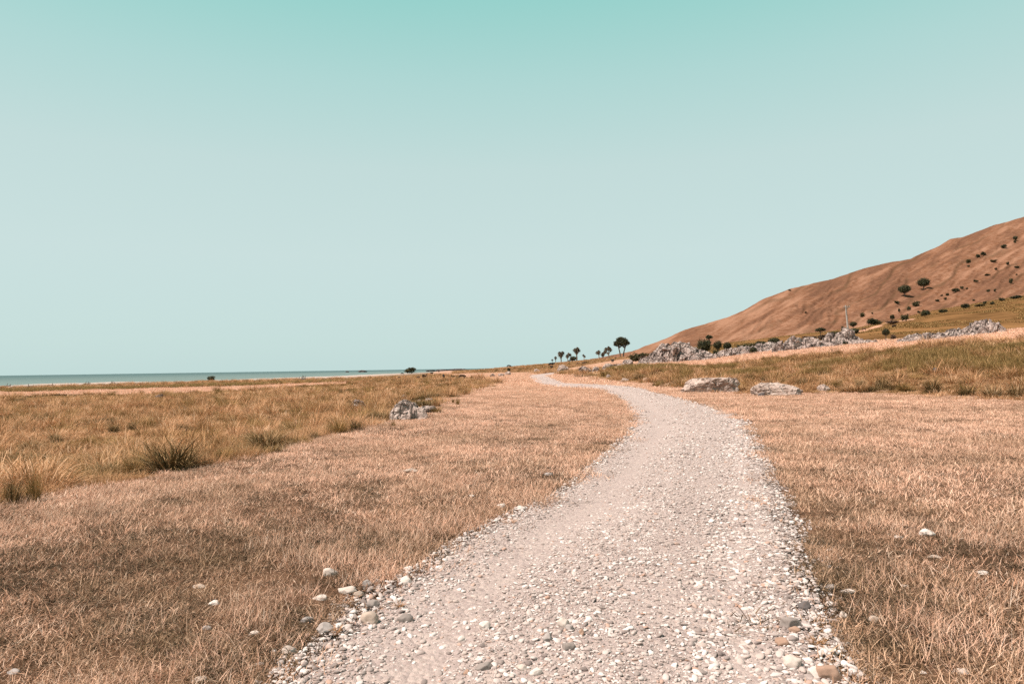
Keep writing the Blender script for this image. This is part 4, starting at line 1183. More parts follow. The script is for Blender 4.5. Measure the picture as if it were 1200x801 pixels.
def tube(path, radii, sides=7):
    P = np.array(path, float); n = len(P); V = []; Fq = []
    for i in range(n):
        t = P[min(i + 1, n - 1)] - P[max(i - 1, 0)]; t /= np.linalg.norm(t)
        a = np.cross(t, [0.31, .9, .2]); a /= np.linalg.norm(a); b = np.cross(t, a)
        for s in range(sides):
            an = 2 * PI * s / sides; V.append(P[i] + radii[i] * (a * math.cos(an) + b * math.sin(an)))
    for i in range(n - 1):
        for s in range(sides):
            s2 = (s + 1) % sides; Fq.append((i * sides + s, i * sides + s2, (i + 1) * sides + s2, (i + 1) * sides + s))
    return np.array(V), np.array(Fq)
def tubes_mesh(name, tubes, mat):
    Vs, Fs, o = [], [], 0
    for pth, rd in tubes:
        V, Fq = tube(pth, rd); Vs.append(V); Fs.append(Fq + o); o += len(V)
    me = np_mesh(name, np.vstack(Vs), np.vstack(Fs), True); me.materials.append(mat)
    return me
rf = np.random.default_rng(77)
def bush_lobes(nl, rng, flat=1.0):
    o = [(0, 0, .42, .36, .36, .40)]
    for _ in range(nl):
        a = rng.uniform(0, 2 * PI); r = rng.uniform(.15, .34)
        o.append((r * math.cos(a), r * math.sin(a), rng.uniform(.25, .72), rng.uniform(.14, .24), rng.uniform(.14, .24), rng.uniform(.14, .24)))
    return o
def norm_mesh_scale(parts):
    allv = np.vstack([p[0] for p in parts]); lo, hi = allv.min(0), allv.max(0)
    out = []
    for V, Fq, bl in parts:
        V = (V - np.array([(lo[0] + hi[0]) / 2, (lo[1] + hi[1]) / 2, lo[2]])) / (hi - lo); out.append((V, Fq, bl))
    return out
BUSH = {}
for nm, mt in (('dark', MLEAF), ('olive', MOLEAF), ('brown', MBROWN)):
    BUSH[nm] = [leaf_mesh(nm + "_bush", norm_mesh_scale([leaf_cloud(bush_lobes(11, rf), 1300, .05, rf)]), mt) for _ in range(4)]
r4 = random.Random(9)
def bush(px, py, w, h, kind, label, Y=None, k=1.0, group="scrub bushes on the hill and among the rocks", cat="bush", name="bush", sink=.04):
    p = hit(px, py) if Y is None else hit_at(px, Y)
    s = p[1] / F; w *= k; h *= k
    o = link(name, r4.choice(BUSH[kind]))
    o.location = (p[0], p[1] + .3 * w * s, float(surf_z(np.array([p[0]]), np.array([p[1] + .3 * w * s]))[0]) - sink * h * s)
    if Y is not None:           # foot hidden behind something nearer: keep its own height above the ground
        o.location.z = p[2] - .1
    o.scale = (w * s * .98, w * s * .95, h * s); o.rotation_euler = (0, 0, r4.uniform(0, 6.28) if abs(w - h) < .4 * w else r4.choice((0, PI)))
    tag(o, label, cat, group)
    return o
def tree(px, py, w, h, label, Y=None, crown=(.36, 1.0), kind='dark', trunks=1, umbrella=False, cat="tree", group="trees scattered by the rocks and on the hill", bark=MBARK, shape=None):
    p = hit(px, py) if Y is None else hit_at(px, Y)
    s = p[1] / F
    root = empty("tree", (p[0], p[1], p[2] - .1))
    tag(root, label, cat, group)
    W_, H_ = w * s, h * s
    rng = np.random.default_rng(int(px * 7 + py))
    zc = (crown[0] + crown[1]) / 2 * H_; hc = (crown[1] - crown[0]) / 2 * H_
    lobes = []
    for i_ in range(11):
        a = rng.uniform(0, 2 * PI); r = math.sqrt(rng.uniform(0, 1)) * .34 * W_
        zz = zc + hc * (rng.uniform(-.45, .55) if not umbrella else rng.uniform(.1, .55)) * (1 - .4 * (r / (.34 * W_)))
        lobes.append((r * math.cos(a), r * math.sin(a), zz, W_ * rng.uniform(.13, .22), W_ * rng.uniform(.13, .22), hc * rng.uniform(.28, .48)))
    if shape: lobes = [(a * W_, b * W_, c * H_, d * W_, d * W_, e * H_) for a, b, c, d, e in shape]
    else: lobes += [(0, 0, zc + .1 * hc, .43 * W_, .43 * W_, hc * (.72 if not umbrella else .4)), (-.16 * W_, 0, zc, .3 * W_, .3 * W_, hc * .5), (.17 * W_, 0, zc + .1 * hc, .3 * W_, .3 * W_, hc * .5)]
    cm = leaf_mesh("crown", [leaf_cloud(lobes, 4200, W_ * .034, rng)], {'dark': MLEAF, 'olive': MOLEAF}[kind])
    link("crown", cm, None, root)
    tb = []; th = .018 * H_ + .022 * W_
    for t_ in range(trunks):
        bx = (t_ - (trunks - 1) / 2) * .22 * W_; ex = bx * 1.8 + rng.uniform(-.05, .05) * W_
        tb.append(([(bx * .6, 0, -.3), (bx, .0, .25 * H_), (ex, 0, zc - hc * .4), (ex, 0, zc + hc * .2)], [th, th * .8, th * .55, th * .2]))
        for l_ in lobes[:6]:
            tb.append(([(bx + (ex - bx) * .5, 0, (crown[0] * .8 + .1) * H_), ((l_[0] + ex) * .5, l_[1] * .5, (zc - hc * .5)), (l_[0], l_[1], l_[2])], [th * .45, th * .33, th * .12]))
    link("trunk", tubes_mesh("trunk", tb, bark), None, root)
    return root

# big spreading tree on the skyline: two leaning stems
tree(728.5, 419.5, 21, 25, "big flat-crowned dark tree on leaning stems, alone on the skyline beyond the track", Y=392, crown=(.42, 1.0), trunks=2, group="trees on the skyline",
     shape=[(0, 0, .70, .40, .16), (.02, 0, .82, .30, .15), (-.24, .05, .68, .20, .13), (.28, 0, .70, .18, .11), (-.12, -.1, .84, .2, .12), (.16, .1, .80, .22, .12), (-.32, 0, .62, .13, .09), (.40, 0, .68, .10, .07)])

def cabbage_tree(px, Y, foot, h, heads, label):
    """palm-like tree: thin pale stem, forking into round heads of sword leaves (dx, z, r in units of the height)"""
    p = hit_at(px, Y); s = Y / F; H_ = h * s
    root = empty("cabbage_tree", (p[0], p[1], p[2] - .1)); tag(root, label, "cabbage tree", "cabbage trees on the skyline")
    tb = []; fork = min(z for _, z, _ in heads) * .6
    tb.append(([(0, 0, -.3), (.02 * H_, 0, fork * .5 * H_), (0, 0, fork * H_)], [.055 * H_, .045 * H_, .04 * H_]))
    for dx, z, r in heads: tb.append(([(0, 0, fork * H_ * .96), (dx * .7 * H_, 0, (fork + z) / 2 * H_), (dx * H_, 0, z * H_)], [.035 * H_, .03 * H_, .028 * H_]))
    link("trunk", tubes_mesh("trunk", tb, MPBARK), None, root)
    for k, (dx, z, r) in enumerate(heads):
        rng = np.random.default_rng(int(px * 10) + k); n_ = 170
        d = rng.normal(0, 1, (n_, 3)); d[:, 2] = d[:, 2] * .8 + .15; d /= np.linalg.norm(d, axis=1)[:, None]
        L_ = r * H_ * rng.uniform(.75, 1.15, n_)
        sd_ = np.cross(d, [0, 0, 1.0]); sd_ /= np.maximum(np.linalg.norm(sd_, axis=1), 1e-3)[:, None]
        c = np.array([dx * H_, 0, z * H_]); wv = (.085 * r * H_ * rng.uniform(.8, 1.6, n_))[:, None]
        m_ = c + d * (L_ * .6)[:, None]; e_ = c + d * L_[:, None] - np.array([0, 0, 1]) * (L_ * .28)[:, None]
        q = np.stack([c + d * (.08 * L_)[:, None] - sd_ * wv * .5, c + d * (.08 * L_)[:, None] + sd_ * wv * .5, m_ + sd_ * wv, m_ - sd_ * wv, e_ + sd_ * wv * .2, e_ - sd_ * wv * .2], 1).reshape(-1, 3)
        b = np.arange(n_)[:, None] * 6
        Fq = np.concatenate([b + np.array([0, 1, 2, 3]), b + np.array([3, 2, 4, 5])])
        link("leaf_head", leaf_mesh("leaf_head", [(q, Fq, np.repeat(rng.uniform(0, 1, n_), 6))], MPALM), None, root)
cabbage_tree(646.8, 420, 0, 5.5, [(0, .75, .28)], "tiniest single-headed cabbage tree, at the left end of the skyline row")
cabbage_tree(650.7, 415, 0, 8.5, [(0, .75, .27)], "small single-headed cabbage tree right of the tiniest one")
cabbage_tree(657, 408, 0, 14, [(0, .70, .30), (-.12, .80, .20), (.15, .82, .2)], "tall cabbage tree with one dense round head left of the dark bush")
cabbage_tree(664.8, 406, 0, 11.5, [(-.05, .62, .22), (.12, .82, .2), (.28, .75, .18)], "cabbage tree with three loose heads just left of the dark bush")
cabbage_tree(675.5, 402, 0, 17, [(-.02, .72, .2), (.06, .86, .18), (-.12, .78, .17), (.16, .74, .14)], "tallest forked cabbage tree standing right behind the dark bush")
cabbage_tree(684, 400, 0, 8, [(-.08, .80, .2), (.1, .62, .22)], "lone stubby cabbage tree in the gap between the two groups")
cabbage_tree(701.5, 396, 0, 11.5, [(0, .74, .27), (-.18, .70, .2)], "drooping cabbage tree at the left of the right-hand group")
cabbage_tree(706, 398, 0, 10, [(0, .55, .3), (.2, .75, .22)], "low dense-headed cabbage tree in the middle of the right-hand group")
cabbage_tree(713, 395, 0, 15.5, [(0, .82, .2), (-.2, .72, .19), (.14, .70, .18), (-.28, .55, .15)], "tall many-headed cabbage tree nearest the big flat-crowned tree")
cabbage_tree(764.5, 128, 0, 13, [(0, .8, .22), (.12, .68, .2)], "small cabbage tree poking up at the left shoulder of the tallest crag")
bush(671.5, 421.5, 9.5, 6.5, 'dark', "dark rounded bush among the left group of cabbage trees", Y=399, group="bushes on the skyline")
bush(750, 417, 27, 12, 'olive', "wide olive bush on the skyline left of the tallest crag", Y=150, group="bushes on the skyline")
bush(757, 425.5, 17, 10, 'brown', "dead brown bush at the left foot of the tallest crag")
bush(744, 424, 9, 8, 'brown', "small brown bush left of the dead brown one by the crag")

# among the rocks
for a in [
 (825, 412, 19, 23, "broad dark tree standing right behind the tallest crag", 150, (.0, 1), 1, False),
 (831.5, 404, 9, 21, "thin umbrella-topped tree behind the broad dark one", 175, (.62, 1), 1, True),
 (841, 404, 11, 17, "leaning dark tree right of the broad one behind the crag", 160, (.05, 1), 1, False),
 (852, 404, 11, 14, "rounded dark tree rightmost of those behind the tallest crag", 158, (.0, 1), 1, False),
 (891, 396, 15, 11, "flat dark tree over the low rubbly wall", 150, (.2, 1), 1, True),
 (907, 396, 15, 13, "rounded dark tree right of the flat one over the rubbly wall", 150, (.25, 1), 1, False),
 (962, 394, 13, 13, "umbrella shaped tree over brown scrub left of the utility pole", 190, (.45, 1), 1, True),
 (1000.5, 388, 9, 13, "small loose tree just right of the utility pole", 215, (.4, 1), 1, False)]:
    tree(a[0], a[1], a[2], a[3], a[4], Y=a[5], crown=a[6], trunks=a[7], umbrella=a[8])
for a in [
 (823, 413, 20, 9, 'olive', "low olive bush under the broad dark tree behind the crag", 135),
 (843, 413, 15, 8, 'olive', "low olive bush right of the one under the broad dark tree", 132),
 (869, 402, 11, 9, 'dark', "small dark bush at the left end of the scrub over the rubbly wall", 150),
 (880, 400, 22, 9, 'olive', "long olive bush below the flat dark tree on the rubbly wall", 148),
 (864, 403, 8, 5, 'olive', "smallest olive bush left of the long one over the rubbly wall", 146),
 (883.5, 403.5, 11, 9, 'dark', "black-green bush growing out of the rubbly wall", 103.5),
 (932, 394, 11, 7, 'dark', "dark bush over the left end of the broad broken outcrop", 125),
 (942, 393, 10, 7, 'olive', "green bush right of the dark one over the broad broken outcrop", 135),
 (952, 394, 20, 7, 'brown', "low brown scrub patch beneath the umbrella shaped tree", 170),
 (970, 393, 20, 7, 'brown', "brown scrub patch right of the umbrella shaped tree", 172),
 (982, 391, 20, 8, 'dark', "dark spreading bush left of the utility pole's foot", 180),
 (991, 389, 9, 11, 'dark', "upright dark bush against the utility pole", 195),
 (1003, 389, 15, 8, 'dark', "dark low bush right of the utility pole's foot", 188),
 (992, 401, 8, 6, 'dark', "dark bush in a cleft of the broad broken outcrop", 93)]:
    bush(a[0], a[1], a[2], a[3], a[4], a[5], Y=a[6])
# on the meadow and the hill (foot visible)
tree(1038.5, 402.5, 9.5, 17, "small bushy tree standing in the gap between the two right-hand outcrops", Y=100, crown=(.30, 1), trunks=1)
tree(1118, 389, 6, 9, "spindly tree just above the middle of the rightmost outcrop", Y=112, crown=(.35, 1), trunks=1)
HILLB = [
 (1048.5, 398, 9, 8, 'brown', "round brown bush right of the small tree between the outcrops"),
 (1028, 381, 23, 11, 'dark', "long dark bush above the pale farm track"),
 (1021, 379, 9, 7, 'dark', "dark bush at the left end of the long one above the farm track"),
 (1047, 374.5, 7, 8, 'dark', "narrow dark shrub above the brown scrub on the meadow edge"),
 (1048, 379.5, 17, 6, 'brown', "flat brown scrub on the meadow's upper edge"),
 (1062, 376, 12, 11, 'olive', "olive rounded shrub at the right end of the brown scrub"),
 (1066, 364, 6, 7, 'dark', "dark shrub above the olive rounded one on the hill foot"),
 (1054.5, 366, 3.5, 6, 'dark', "thin upright shrub left of the dark shrub on the hill foot"),
 (1075, 359, 10, 9, 'olive', "grey-olive shrub halfway below the two black trees"),
 (1086.5, 371, 14, 11, 'dark', "big dark rounded shrub on the meadow's upper edge"),
 (1077.5, 367, 5, 4, 'dark', "small dark shrub at the left of the big rounded one"),
 (1107.5, 366.5, 13, 5.5, 'dark', "low domed shrub right of the big rounded one on the meadow edge"),
 (1134, 361.5, 12, 8, 'dark', "dark leafy shrub midway along the meadow's upper edge"),
 (1152, 359, 15, 3.5, 'dark', "long flat dark hedge-like scrub on the meadow edge"),
 (1155, 357, 6, 5.5, 'dark', "shrub at the raised end of the long flat scrub"),
 (1164, 357, 7, 5, 'dark', "small rounded shrub right of the long flat scrub"),
 (1176, 353, 8.5, 6, 'dark', "shrub on the meadow edge left of the rightmost dark hedge"),
 (1194, 350, 18, 6, 'dark', "rightmost dark hedge of scrub on the meadow edge"),
 (1122, 342, 11, 6, 'dark', "largest gully shrub on the middle of the hillside"),
 (1128, 339, 6, 4, 'dark', "gully shrub touching the largest one at its upper right"),
 (1111, 346.5, 5, 4.5, 'dark', "gully shrub down left of the largest one"),
 (1108.5, 351.5, 4.5, 4, 'dark', "gully shrub lowest in the line on the hillside"),
 (1104, 347, 4, 2.5, 'dark', "flat speck of scrub at the lower end of the gully line"),
 (1099.5, 353.5, 7, 3, 'dark', "low scrub below the lower end of the gully line"),
 (1133.5, 339, 4, 3, 'dark', "small shrub right of the largest gully shrub"),
 (1145, 331.5, 7, 4.5, 'dark', "gully shrub higher up the line, above the leafy meadow-edge one"),
 (1159, 323, 9, 3, 'dark', "streak of scrub in the upper gully"),
 (1168, 317, 4, 3.5, 'dark', "speck of scrub at the top of the upper gully streak"),
 (1135.5, 313, 4, 3.5, 'dark', "tiny shrub just under the left one of the upper hillside group"),
 (1136, 308, 7.5, 6, 'olive', "greyish shrub leftmost of the upper hillside group"),
 (1147, 301.5, 6.5, 5.5, 'dark', "dark shrub in the middle of the upper hillside group"),
 (1154, 299, 8, 6.5, 'dark', "spiky dark shrub rightmost of the upper hillside group"),
 (1178, 291.5, 9, 6, 'dark', "double shrub high on the hill below the skyline"),
 (1191, 282.5, 6, 7, 'dark', "tall shrub higher still, at the upper right of the hill"),
 (1190, 285, 4, 4, 'dark', "tiny shrub at the foot of the tall upper right one"),
 (1166, 308, 9, 4, 'olive', "faint scrub patch on the upper spur"),
 (1182, 311, 4.5, 4.5, 'dark', "small shrub on the right-hand spur"),
 (1193, 314.5, 7, 3.5, 'dark', "low dark shrub near the right edge on the spur"),
 (1192, 322.5, 3, 2.5, 'dark', "dot of scrub below the low dark shrub by the right edge"),
 (1186, 332.5, 6, 8, 'olive', "upright grey shrub on the smooth right-hand slope"),
 (1159, 342, 5, 4, 'olive', "left one of two faint shrubs on the smooth right-hand slope"),
 (1166.5, 342, 4, 4, 'dark', "right one of two faint shrubs on the smooth right-hand slope"),
 (1142, 352.5, 4, 2.5, 'dark', "speck of scrub above the long flat hedge-like scrub"),
 (945, 367.5, 4, 3, 'dark', "lone shrub in the pale gully left of the utility pole"),
 (926, 341, 5, 2.5, 'dark', "dark scrub right on the hill's skyline"),
 (1053, 357, 8, 5, 'dark', "dark scrub below the left black tree"),
 (1022.5, 368, 3, 2.5, 'dark', "single dark dot of scrub above the long dark bush"),
 (1012, 371, 8, 7, 'olive', "grey thin shrub right of the utility pole, up the slope"),
]
for a in HILLB: bush(*a, k=.88)
tree(1060.5, 347, 15, 14.5, "left one of the two black round trees on the hillside", crown=(.10, 1))
tree(1082.5, 339.5, 15.5, 15.5, "right one of the two black round trees on the hillside, slightly larger", crown=(.10, 1))

# left plain
bush(246, 446.8, 10.5, 7.2, 'dark', "black rounded shrub standing alone on the shore behind the green beach grass", group="shrubs on the left plain")
bush(480, 437.6, 16, 8, 'olive', "wide olive shrub on the horizon at the land's end", group="shrubs on the left plain")
bush(497, 444, 8.5, 6.5, 'brown', "brown domed shrub with a black cow at its left side", group="shrubs on the left plain")
bush(531, 442.5, 7, 3.5, 'olive', "low olive shrub right of the far black cows", group="shrubs on the left plain")
bush(596, 436.3, 4.5, 6, 'olive', "green upright shrub above the white rock at the turf crest", group="shrubs on the left plain")
bush(506, 438, 6, 2, 'brown', "thin brown patch of scrub near the land's end", group="shrubs on the left plain")
crag("large cracked grey rock jutting from the grass at the rim of the left hollow", BIGTOP, [(448, 488), (460, 493), (474, 493.5), (488, 491), (502, 486)], 60, 3.2, 71, mat=mat_rock("cracked_rock", (.48, .365, .318), (.68, .56, .50), (.12, .088, .076), 1.5, .7), cell=2.4, step=.05, real=BIGROCK[1])
# ------------------------------------------------------------------ tussocks
TUSS = {}
rt = np.random.default_rng(31)
def tuss_proto(mat, n):
    parts = [blades(n, .26, (.45, .85), .014, (5, 86), rt, 1.15, 4, droop=1), blades(n // 4, .24, (.6, .95), .009, (5, 55), rt, 1.2, 4, droop=1)]
    V = np.vstack([p[0] for p in parts]); lo, hi = V.min(0), V.max(0)
    parts = [((v - np.array([0, 0, 0])) / np.array([hi[0] - lo[0], hi[1] - lo[1], hi[2]]), f, b) for v, f, b in parts]
    return leaf_mesh("tussock", parts, mat)
for nm, mt in (('dark', MTUSS), ('olive', MOLIVE), ('straw', MTALL), ('green', MGREEN)):
    TUSS[nm] = [tuss_proto(mt, 420) for _ in range(3)]
r5 = random.Random(21)
for (px, py, w, h, kd, lab) in TUSSOCKS:
    p = hit(px, py); s = p[1] / F
    o = link("tussock", r5.choice(TUSS[kd]))
    yy = p[1] + .25 * w * s
    o.location = (p[0] * yy / p[1], yy, float(ground_z(np.array([p[0]]), np.array([yy]))[0]))
    o.scale = (w * s * 1.4, min(w * s, 2.4 * h * s) * 1.15, h * s * 1.3); o.rotation_euler = (0, 0, r5.uniform(-.3, .3) + r5.choice((0, PI)))
    tag(o, lab, "tussock", "tussocks standing out from the rough grass")

# dry stalks and tufts standing on the track's edge
for (px, py, w, h, kd, lab) in [
 (467, 714, 16, 12, 'straw', "dry tuft growing out of the gravel beside the smooth grey-brown stone"),
 (598, 614, 18, 8, 'straw', "reddish dry tuft growing in the left verge stones"),
 (958, 757, 26, 16, 'straw', "straw tuft with green blades growing in the gravel at the right of the track"),
 (393, 746, 16, 20, 'straw', "tuft of upright dry grass beside the grass-covered stone lump")]:
    p = hit(px, py); s = p[1] / F
    rr_ = np.random.default_rng(int(px))
    parts = [blades(60, .3, (.5, 1.0), .035, (10, 65), rr_, .8, 4, droop=1)]
    o = link("grass_tuft", leaf_mesh("grass_tuft", parts, MTALL if px != 598 else MTURF))
    o.location = (p[0], p[1] + .02, float(track_z(np.array([p[0]]), np.array([p[1]]))[0])); o.scale = (w * s * .9, w * s * .9, h * s * 1.1)
    tag(o, lab, "grass tuft", "grass tufts on the track edge")

# ------------------------------------------------------------------ cattle (one continuous body grown over a skeleton)
def cow_mesh(graze):
    vs = [(0, 0, 1.05), (.55, 0, 1.08), (.95, 0, 1.12), (1.25, 0, 1.2 if not graze else .95), (1.55, 0, 1.38 if not graze else .45), (1.85, 0, 1.25 if not graze else .15),
          (-.5, 0, 1.08), (-.85, 0, 1.15), (-1.0, 0, .75), (-1.02, 0, .45)]
    rd = [.40, .40, .33, .22, .17, .10, .38, .26, .03, .03]
    ed = [(0, 1), (1, 2), (2, 3), (3, 4), (4, 5), (0, 6), (6, 7), (7, 8), (8, 9)]
    def leg(root, x, y, hind):
        n_ = len(vs)
        vs.extend([(x, y, .75), (x + (-.06 if hind else .02), y, .42), (x + (.03 if hind else .0), y, .04)]); rd.extend([.15, .075, .06]); ed.extend([(root, n_), (n_, n_ + 1), (n_ + 1, n_ + 2)])
    leg(2, .80, .19, False); leg(2, .88, -.19, False); leg(7, -.78, .19, True); leg(7, -.70, -.19, True)
    n_ = len(vs); hx, hz = vs[4][0], vs[4][2]
    for sgn in (1, -1): vs.append((hx - .05, sgn * .28, hz + .08)); rd.append(.04); ed.append((4, len(vs) - 1))
    me = bpy.data.meshes.new("cow_rig"); me.from_pydata(vs, ed, [])
    o = bpy.data.objects.new("cow_rig", me); COL.objects.link(o)
    sk = o.modifiers.new("skin", 'SKIN'); sb = o.modifiers.new("sub", 'SUBSURF'); sb.levels = 1; sb.render_levels = 1
    for v, r in zip(me.skin_vertices[0].data, rd): v.radius = (r, r)
    me.skin_vertices[0].data[0].use_root = True
    dg = bpy.context.evaluated_depsgraph_get()
    m2 = bpy.data.meshes.new_from_object(o.evaluated_get(dg)); m2.name = "cow"
    bpy.data.objects.remove(o); 
    return m2
COWS = [cow_mesh(False), cow_mesh(True)]
COWB = [m.copy() for m in COWS]
for m in COWS: m.materials.clear(); m.materials.append(MCOW)
for m in COWB: m.materials.clear(); m.materials.append(MCOWB)
for (px, py, w, rz, g, br, lab) in [
 (645.5, 428.8, 6.5, .2, 0, 0, "black cow standing side-on above the end of the track"),
 (646.5, 431.8, 4, 1.9, 0, 0, "black cow facing the viewer just below the side-on one"),
 (669.3, 424.2, 5, 2.9, 1, 0, "black cow grazing under the dark bush by the cabbage trees"),
 (677, 427.2, 4, .1, 1, 0, "small black cow grazing on the green slope, left one of two"),
 (685.3, 426.8, 5.5, 3.0, 1, 0, "larger black cow grazing on the green slope, right one of two"),
 (721.5, 421.2, 3.2, 1.2, 0, 0, "black cow on the slope below the big flat-crowned tree"),
 (718, 424.6, 3, 1.8, 0, 0, "black cow just down-slope of the one below the big tree"),
 (490.6, 444.3, 4, 2.2, 1, 0, "black cow grazing against the brown domed shrub"),
 (520, 443.2, 4, 1.8, 0, 0, "black cow standing on the open plain right of the brown domed shrub"),
 (514.3, 436.6, 3, 1.6, 0, 0, "black cow farthest off, near the land's end"),
 (467.8, 444.8, 3, 1.3, 1, 0, "black cow on the plain below the wide olive shrub, left of the others"),
 (471, 438.6, 3.2, .3, 1, 0, "black cow at the left foot of the wide olive shrub"),
 (541, 443.6, 3.6, .1, 1, 1, "brown cow lying low on the far plain"),
 (596, 430.4, 4.5, .1, 1, 0, "black cow on the skyline over the green upright shrub"),
 (1047.3, 383.6, 6, .15, 0, 0, "black cow standing on the meadow right of the farm track"),
 (1012.8, 387.2, 5.2, 3.0, 1, 1, "brown cow grazing beside the farm track")]:
    p = hit(px, py); s = p[1] / F
    sc = 1.0 if .8 < w * s / 2.6 < 1.25 else max(.55, min(1.5, w * s / 2.7))
    if abs(math.cos(rz)) < .6: sc = max(.6, min(1.5, w * s / 1.6))
    o = link("cow", (COWB if br else COWS)[g]); o.location = (p[0], p[1], p[2] - .02); o.rotation_euler = (0, 0, rz); o.scale = (sc, sc, sc)
    tag(o, lab, "cow", "cattle grazing on the coastal flat")

# ------------------------------------------------------------------ utility pole
p = hit_at(994.5, 205); s = 205 / F
top_z = 1.6 + ((440 - .0149 * 991) - 357.5) * s
H_ = top_z - p[2]
root = empty("utility_pole", (p[0], p[1], p[2])); root.rotation_euler = (0, -math.radians(4.5), .35)
tag(root, "white wooden utility pole with one crossarm, leaning behind the broad broken outcrop", "utility pole")
link("shaft", tubes_mesh("shaft", [([(0, 0, -.5), (0, 0, H_ * .5), (0, 0, H_)], [.30, .25, .20])], MWOOD), None, root)
def box_mesh(name, lo, hi, mat, bev=.01):
    bm = bmesh.new(); bmesh.ops.create_cube(bm, size=1)
    for v in bm.verts: v.co = Vector([lo[i] + (v.co[i] + .5) * (hi[i] - lo[i]) for i in range(3)])
    bmesh.ops.bevel(bm, geom=bm.edges[:], offset=bev, segments=1, affect='EDGES')
    me = bpy.data.meshes.new(name); bm.to_mesh(me); bm.free(); me.materials.append(mat); return me
link("crossarm", box_mesh("crossarm", (-1.35, -.30, H_ - .75), (1.35, -.18, H_ - .57), MWOOD), None, root)
for xx in (-1.2, -.5, .5, 1.2):
    link("insulator", tubes_mesh("insulator", [([(xx, -.24, H_ - .575), (xx, -.24, H_ - .46), (xx, -.24, H_ - .40), (xx, -.24, H_ - .28)], [.035, .04, .10, .06])], MCER), None, root)
for sx_ in (-1, 1):
    link("brace", tubes_mesh("brace", [([(sx_ * .7, -.24, H_ - .74), (0, -.2, H_ - 1.4)], [.03, .03])], MWOOD), None, root)

# ------------------------------------------------------------------ shore: driftwood, sea rocks
rd_ = np.random.default_rng(4)
def driftwood(px, py, L_, label, up=0):
    p = hit(px, py); tb = []
    q = [(-L_ / 2, 0, .12), (-L_ * .2, .15, .22), (L_ * .2, -.1, .2), (L_ / 2, .1, .35)]
    tb.append((q, [.16, .2, .17, .08]))
    tb.append(([(L_ * .2, -.1, .2), (L_ * .33, .3, .5), (L_ * .36, .35, .8)], [.1, .07, .03]))
    for k in range(up):
        x = rd_.uniform(-.45, .45) * L_; a = rd_.uniform(-.5, .5)
        tb.append(([(x, 0, .15), (x + a * .4, 0, .9), (x + a, .1, rd_.uniform(.8, 1.5))], [.13, .09, .04]))
    o = link("driftwood_log", tubes_mesh("driftwood_log", tb, MDRIFT)); o.location = p; o.rotation_euler = (0, 0, rd_.uniform(-.4, .4))
    tag(o, label, "driftwood", "driftwood along the beach")
driftwood(354, 444.8, 2.6, "dark driftwood stump with upright branches above the green beach grass", 5)
driftwood(7, 453.0, 3.2, "forked driftwood log on the pale beach at the far left", 2)
driftwood(36, 453.0, 2.4, "driftwood log on the beach, second from the left border", 1)
driftwood(59, 451.8, 2.0, "short driftwood log on the beach, third from the left border", 1)
driftwood(102, 450.0, 2.8, "driftwood log with a raised end in the middle of the left beach", 2)
driftwood(132, 449.6, 2.2, "upright driftwood snag right of the log with the raised end", 3)
driftwood(242, 446.2, 1.8, "low driftwood log at the left foot of the black shore shrub", 0)
def sea_rock(px, Y, w, h, seed, label):
    me = rock_mesh("sea_rock", seed, 4, 9, .18, .06); s = Y / F
    V = np.empty(len(me.vertices) * 3, np.float32); me.vertices.foreach_get("co", V); V = V.reshape(-1, 3)
    V[:, 2] = V[:, 2] - .2; V *= np.array([w * s, w * s * .6, h * s * 1.25]); me.vertices.foreach_set("co", V.ravel()); me.update()
    o = link("sea_rock", me, MDARKROCK); o.location = ((px - 600) / F * Y, Y, -3.0)
    tag(o, label, "sea rock", "rocks standing in the sea")
sea_rock(424.5, 1500, 12, 2.6, 81, "dark humped islet rock standing in the sea")
sea_rock(407, 1600, 4.5, 1.7, 82, "smaller islet rock left of the humped one in the sea")
for k, (px, w, h, lab) in enumerate([(505, 12, 2.0, "low grey reef at the land's end, left end of the point"), (519, 18, 2.6, "grey rocky point running out from the land, middle part"), (536, 24, 3.0, "broad grey rocky point joining the far green ridge")]):
    sea_rock(px, 1250 + 30 * k, w, h, 90 + k, lab)
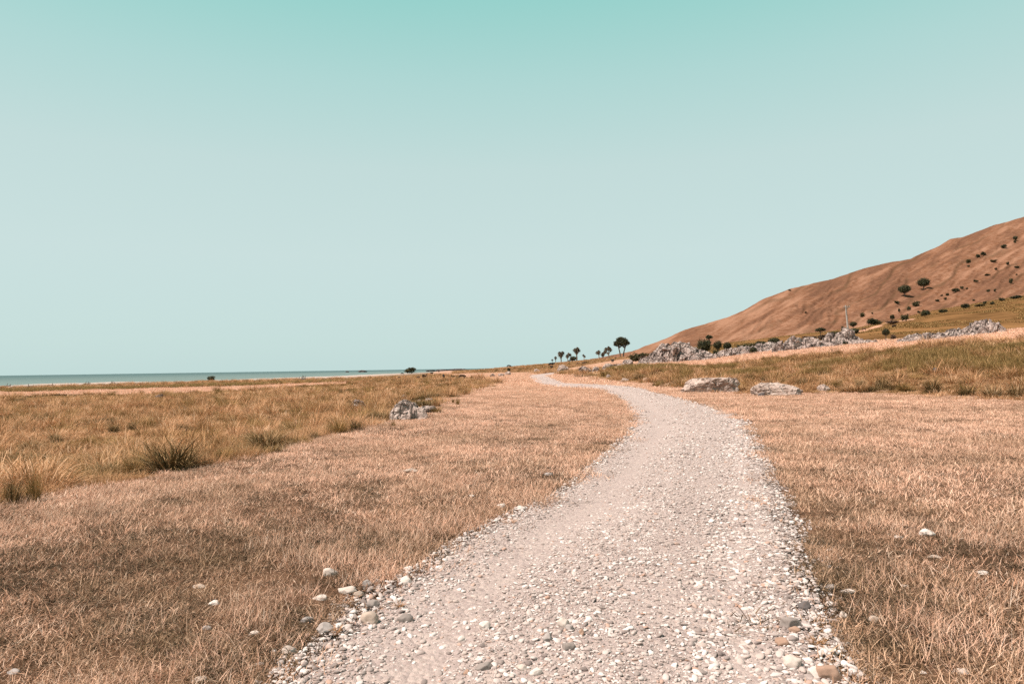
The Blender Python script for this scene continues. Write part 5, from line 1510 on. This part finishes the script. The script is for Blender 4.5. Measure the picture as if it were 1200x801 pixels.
# ------------------------------------------------------------------ light, sky
SUN_EL, SUN_AZ = math.radians(58), math.radians(-112)     # azimuth from +Y (ahead), negative = to the left
sd = np.array([math.sin(SUN_AZ) * math.cos(SUN_EL), math.cos(SUN_AZ) * math.cos(SUN_EL), math.sin(SUN_EL)])
L = bpy.data.lights.new("sun", 'SUN'); L.energy = 5.0; L.angle = math.radians(.53); L.color = (1.0, .885, .80)
lo = bpy.data.objects.new("sun", L); COL.objects.link(lo); lo.location = (-30, 0, 60)
lo.rotation_euler = Vector(sd).to_track_quat('Z', 'Y').to_euler()
W = bpy.data.worlds.new("World"); SC.world = W; W.use_nodes = True
nt = W.node_tree; nt.nodes.clear(); nb = NB(nt)
sky = nb.n("ShaderNodeTexSky", sky_type='NISHITA'); sky.sun_disc = False
sky.sun_elevation = SUN_EL; sky.sun_rotation = SUN_AZ
sky.air_density = 1.0; sky.dust_density = 1.6; sky.ozone_density = 1.0
tc = nb.n("ShaderNodeTexCoord"); sx = nb.n("ShaderNodeSeparateXYZ"); nb.l(tc.outputs["Generated"], sx.inputs[0])
# the hazy teal sky of the day: paler towards the horizon
grad = nb.ramp(sx.outputs[2], [(0.0, (4.65, 6.1, 5.95)), (.16, (4.95, 6.2, 6.0)), (.28, (4.65, 6.05, 5.82)), (.387, (3.7, 5.8, 5.5)), (.49, (2.55, 5.45, 5.0)), (.60, (1.5, 2.4, 2.2)), (1, (.9, .95, .9))])
mixc = nb.mix(.92, sky.outputs[0], grad)
bg = nb.n("ShaderNodeBackground"); bg.inputs["Strength"].default_value = .1
nb.l(mixc, bg.inputs["Color"])
wo = nb.n("ShaderNodeOutputWorld"); nb.l(bg.outputs[0], wo.inputs["Surface"])

SC.view_settings.view_transform = 'Standard'; SC.view_settings.look = 'None'
SC.view_settings.exposure = 0.30; SC.view_settings.gamma = 1.0; SC.view_settings.use_curve_mapping = False
SC.render.engine = 'CYCLES'
cy = SC.cycles
cy.max_bounces = 4; cy.diffuse_bounces = 1; cy.glossy_bounces = 2; cy.transmission_bounces = 2; cy.transparent_max_bounces = 4
cy.use_adaptive_sampling = True; cy.adaptive_threshold = .02
cy.use_denoising = False
cy.sample_clamp_direct = 6.0; cy.sample_clamp_indirect = 3.0
cy.caustics_reflective = False; cy.caustics_refractive = False
SC.render.use_persistent_data = False
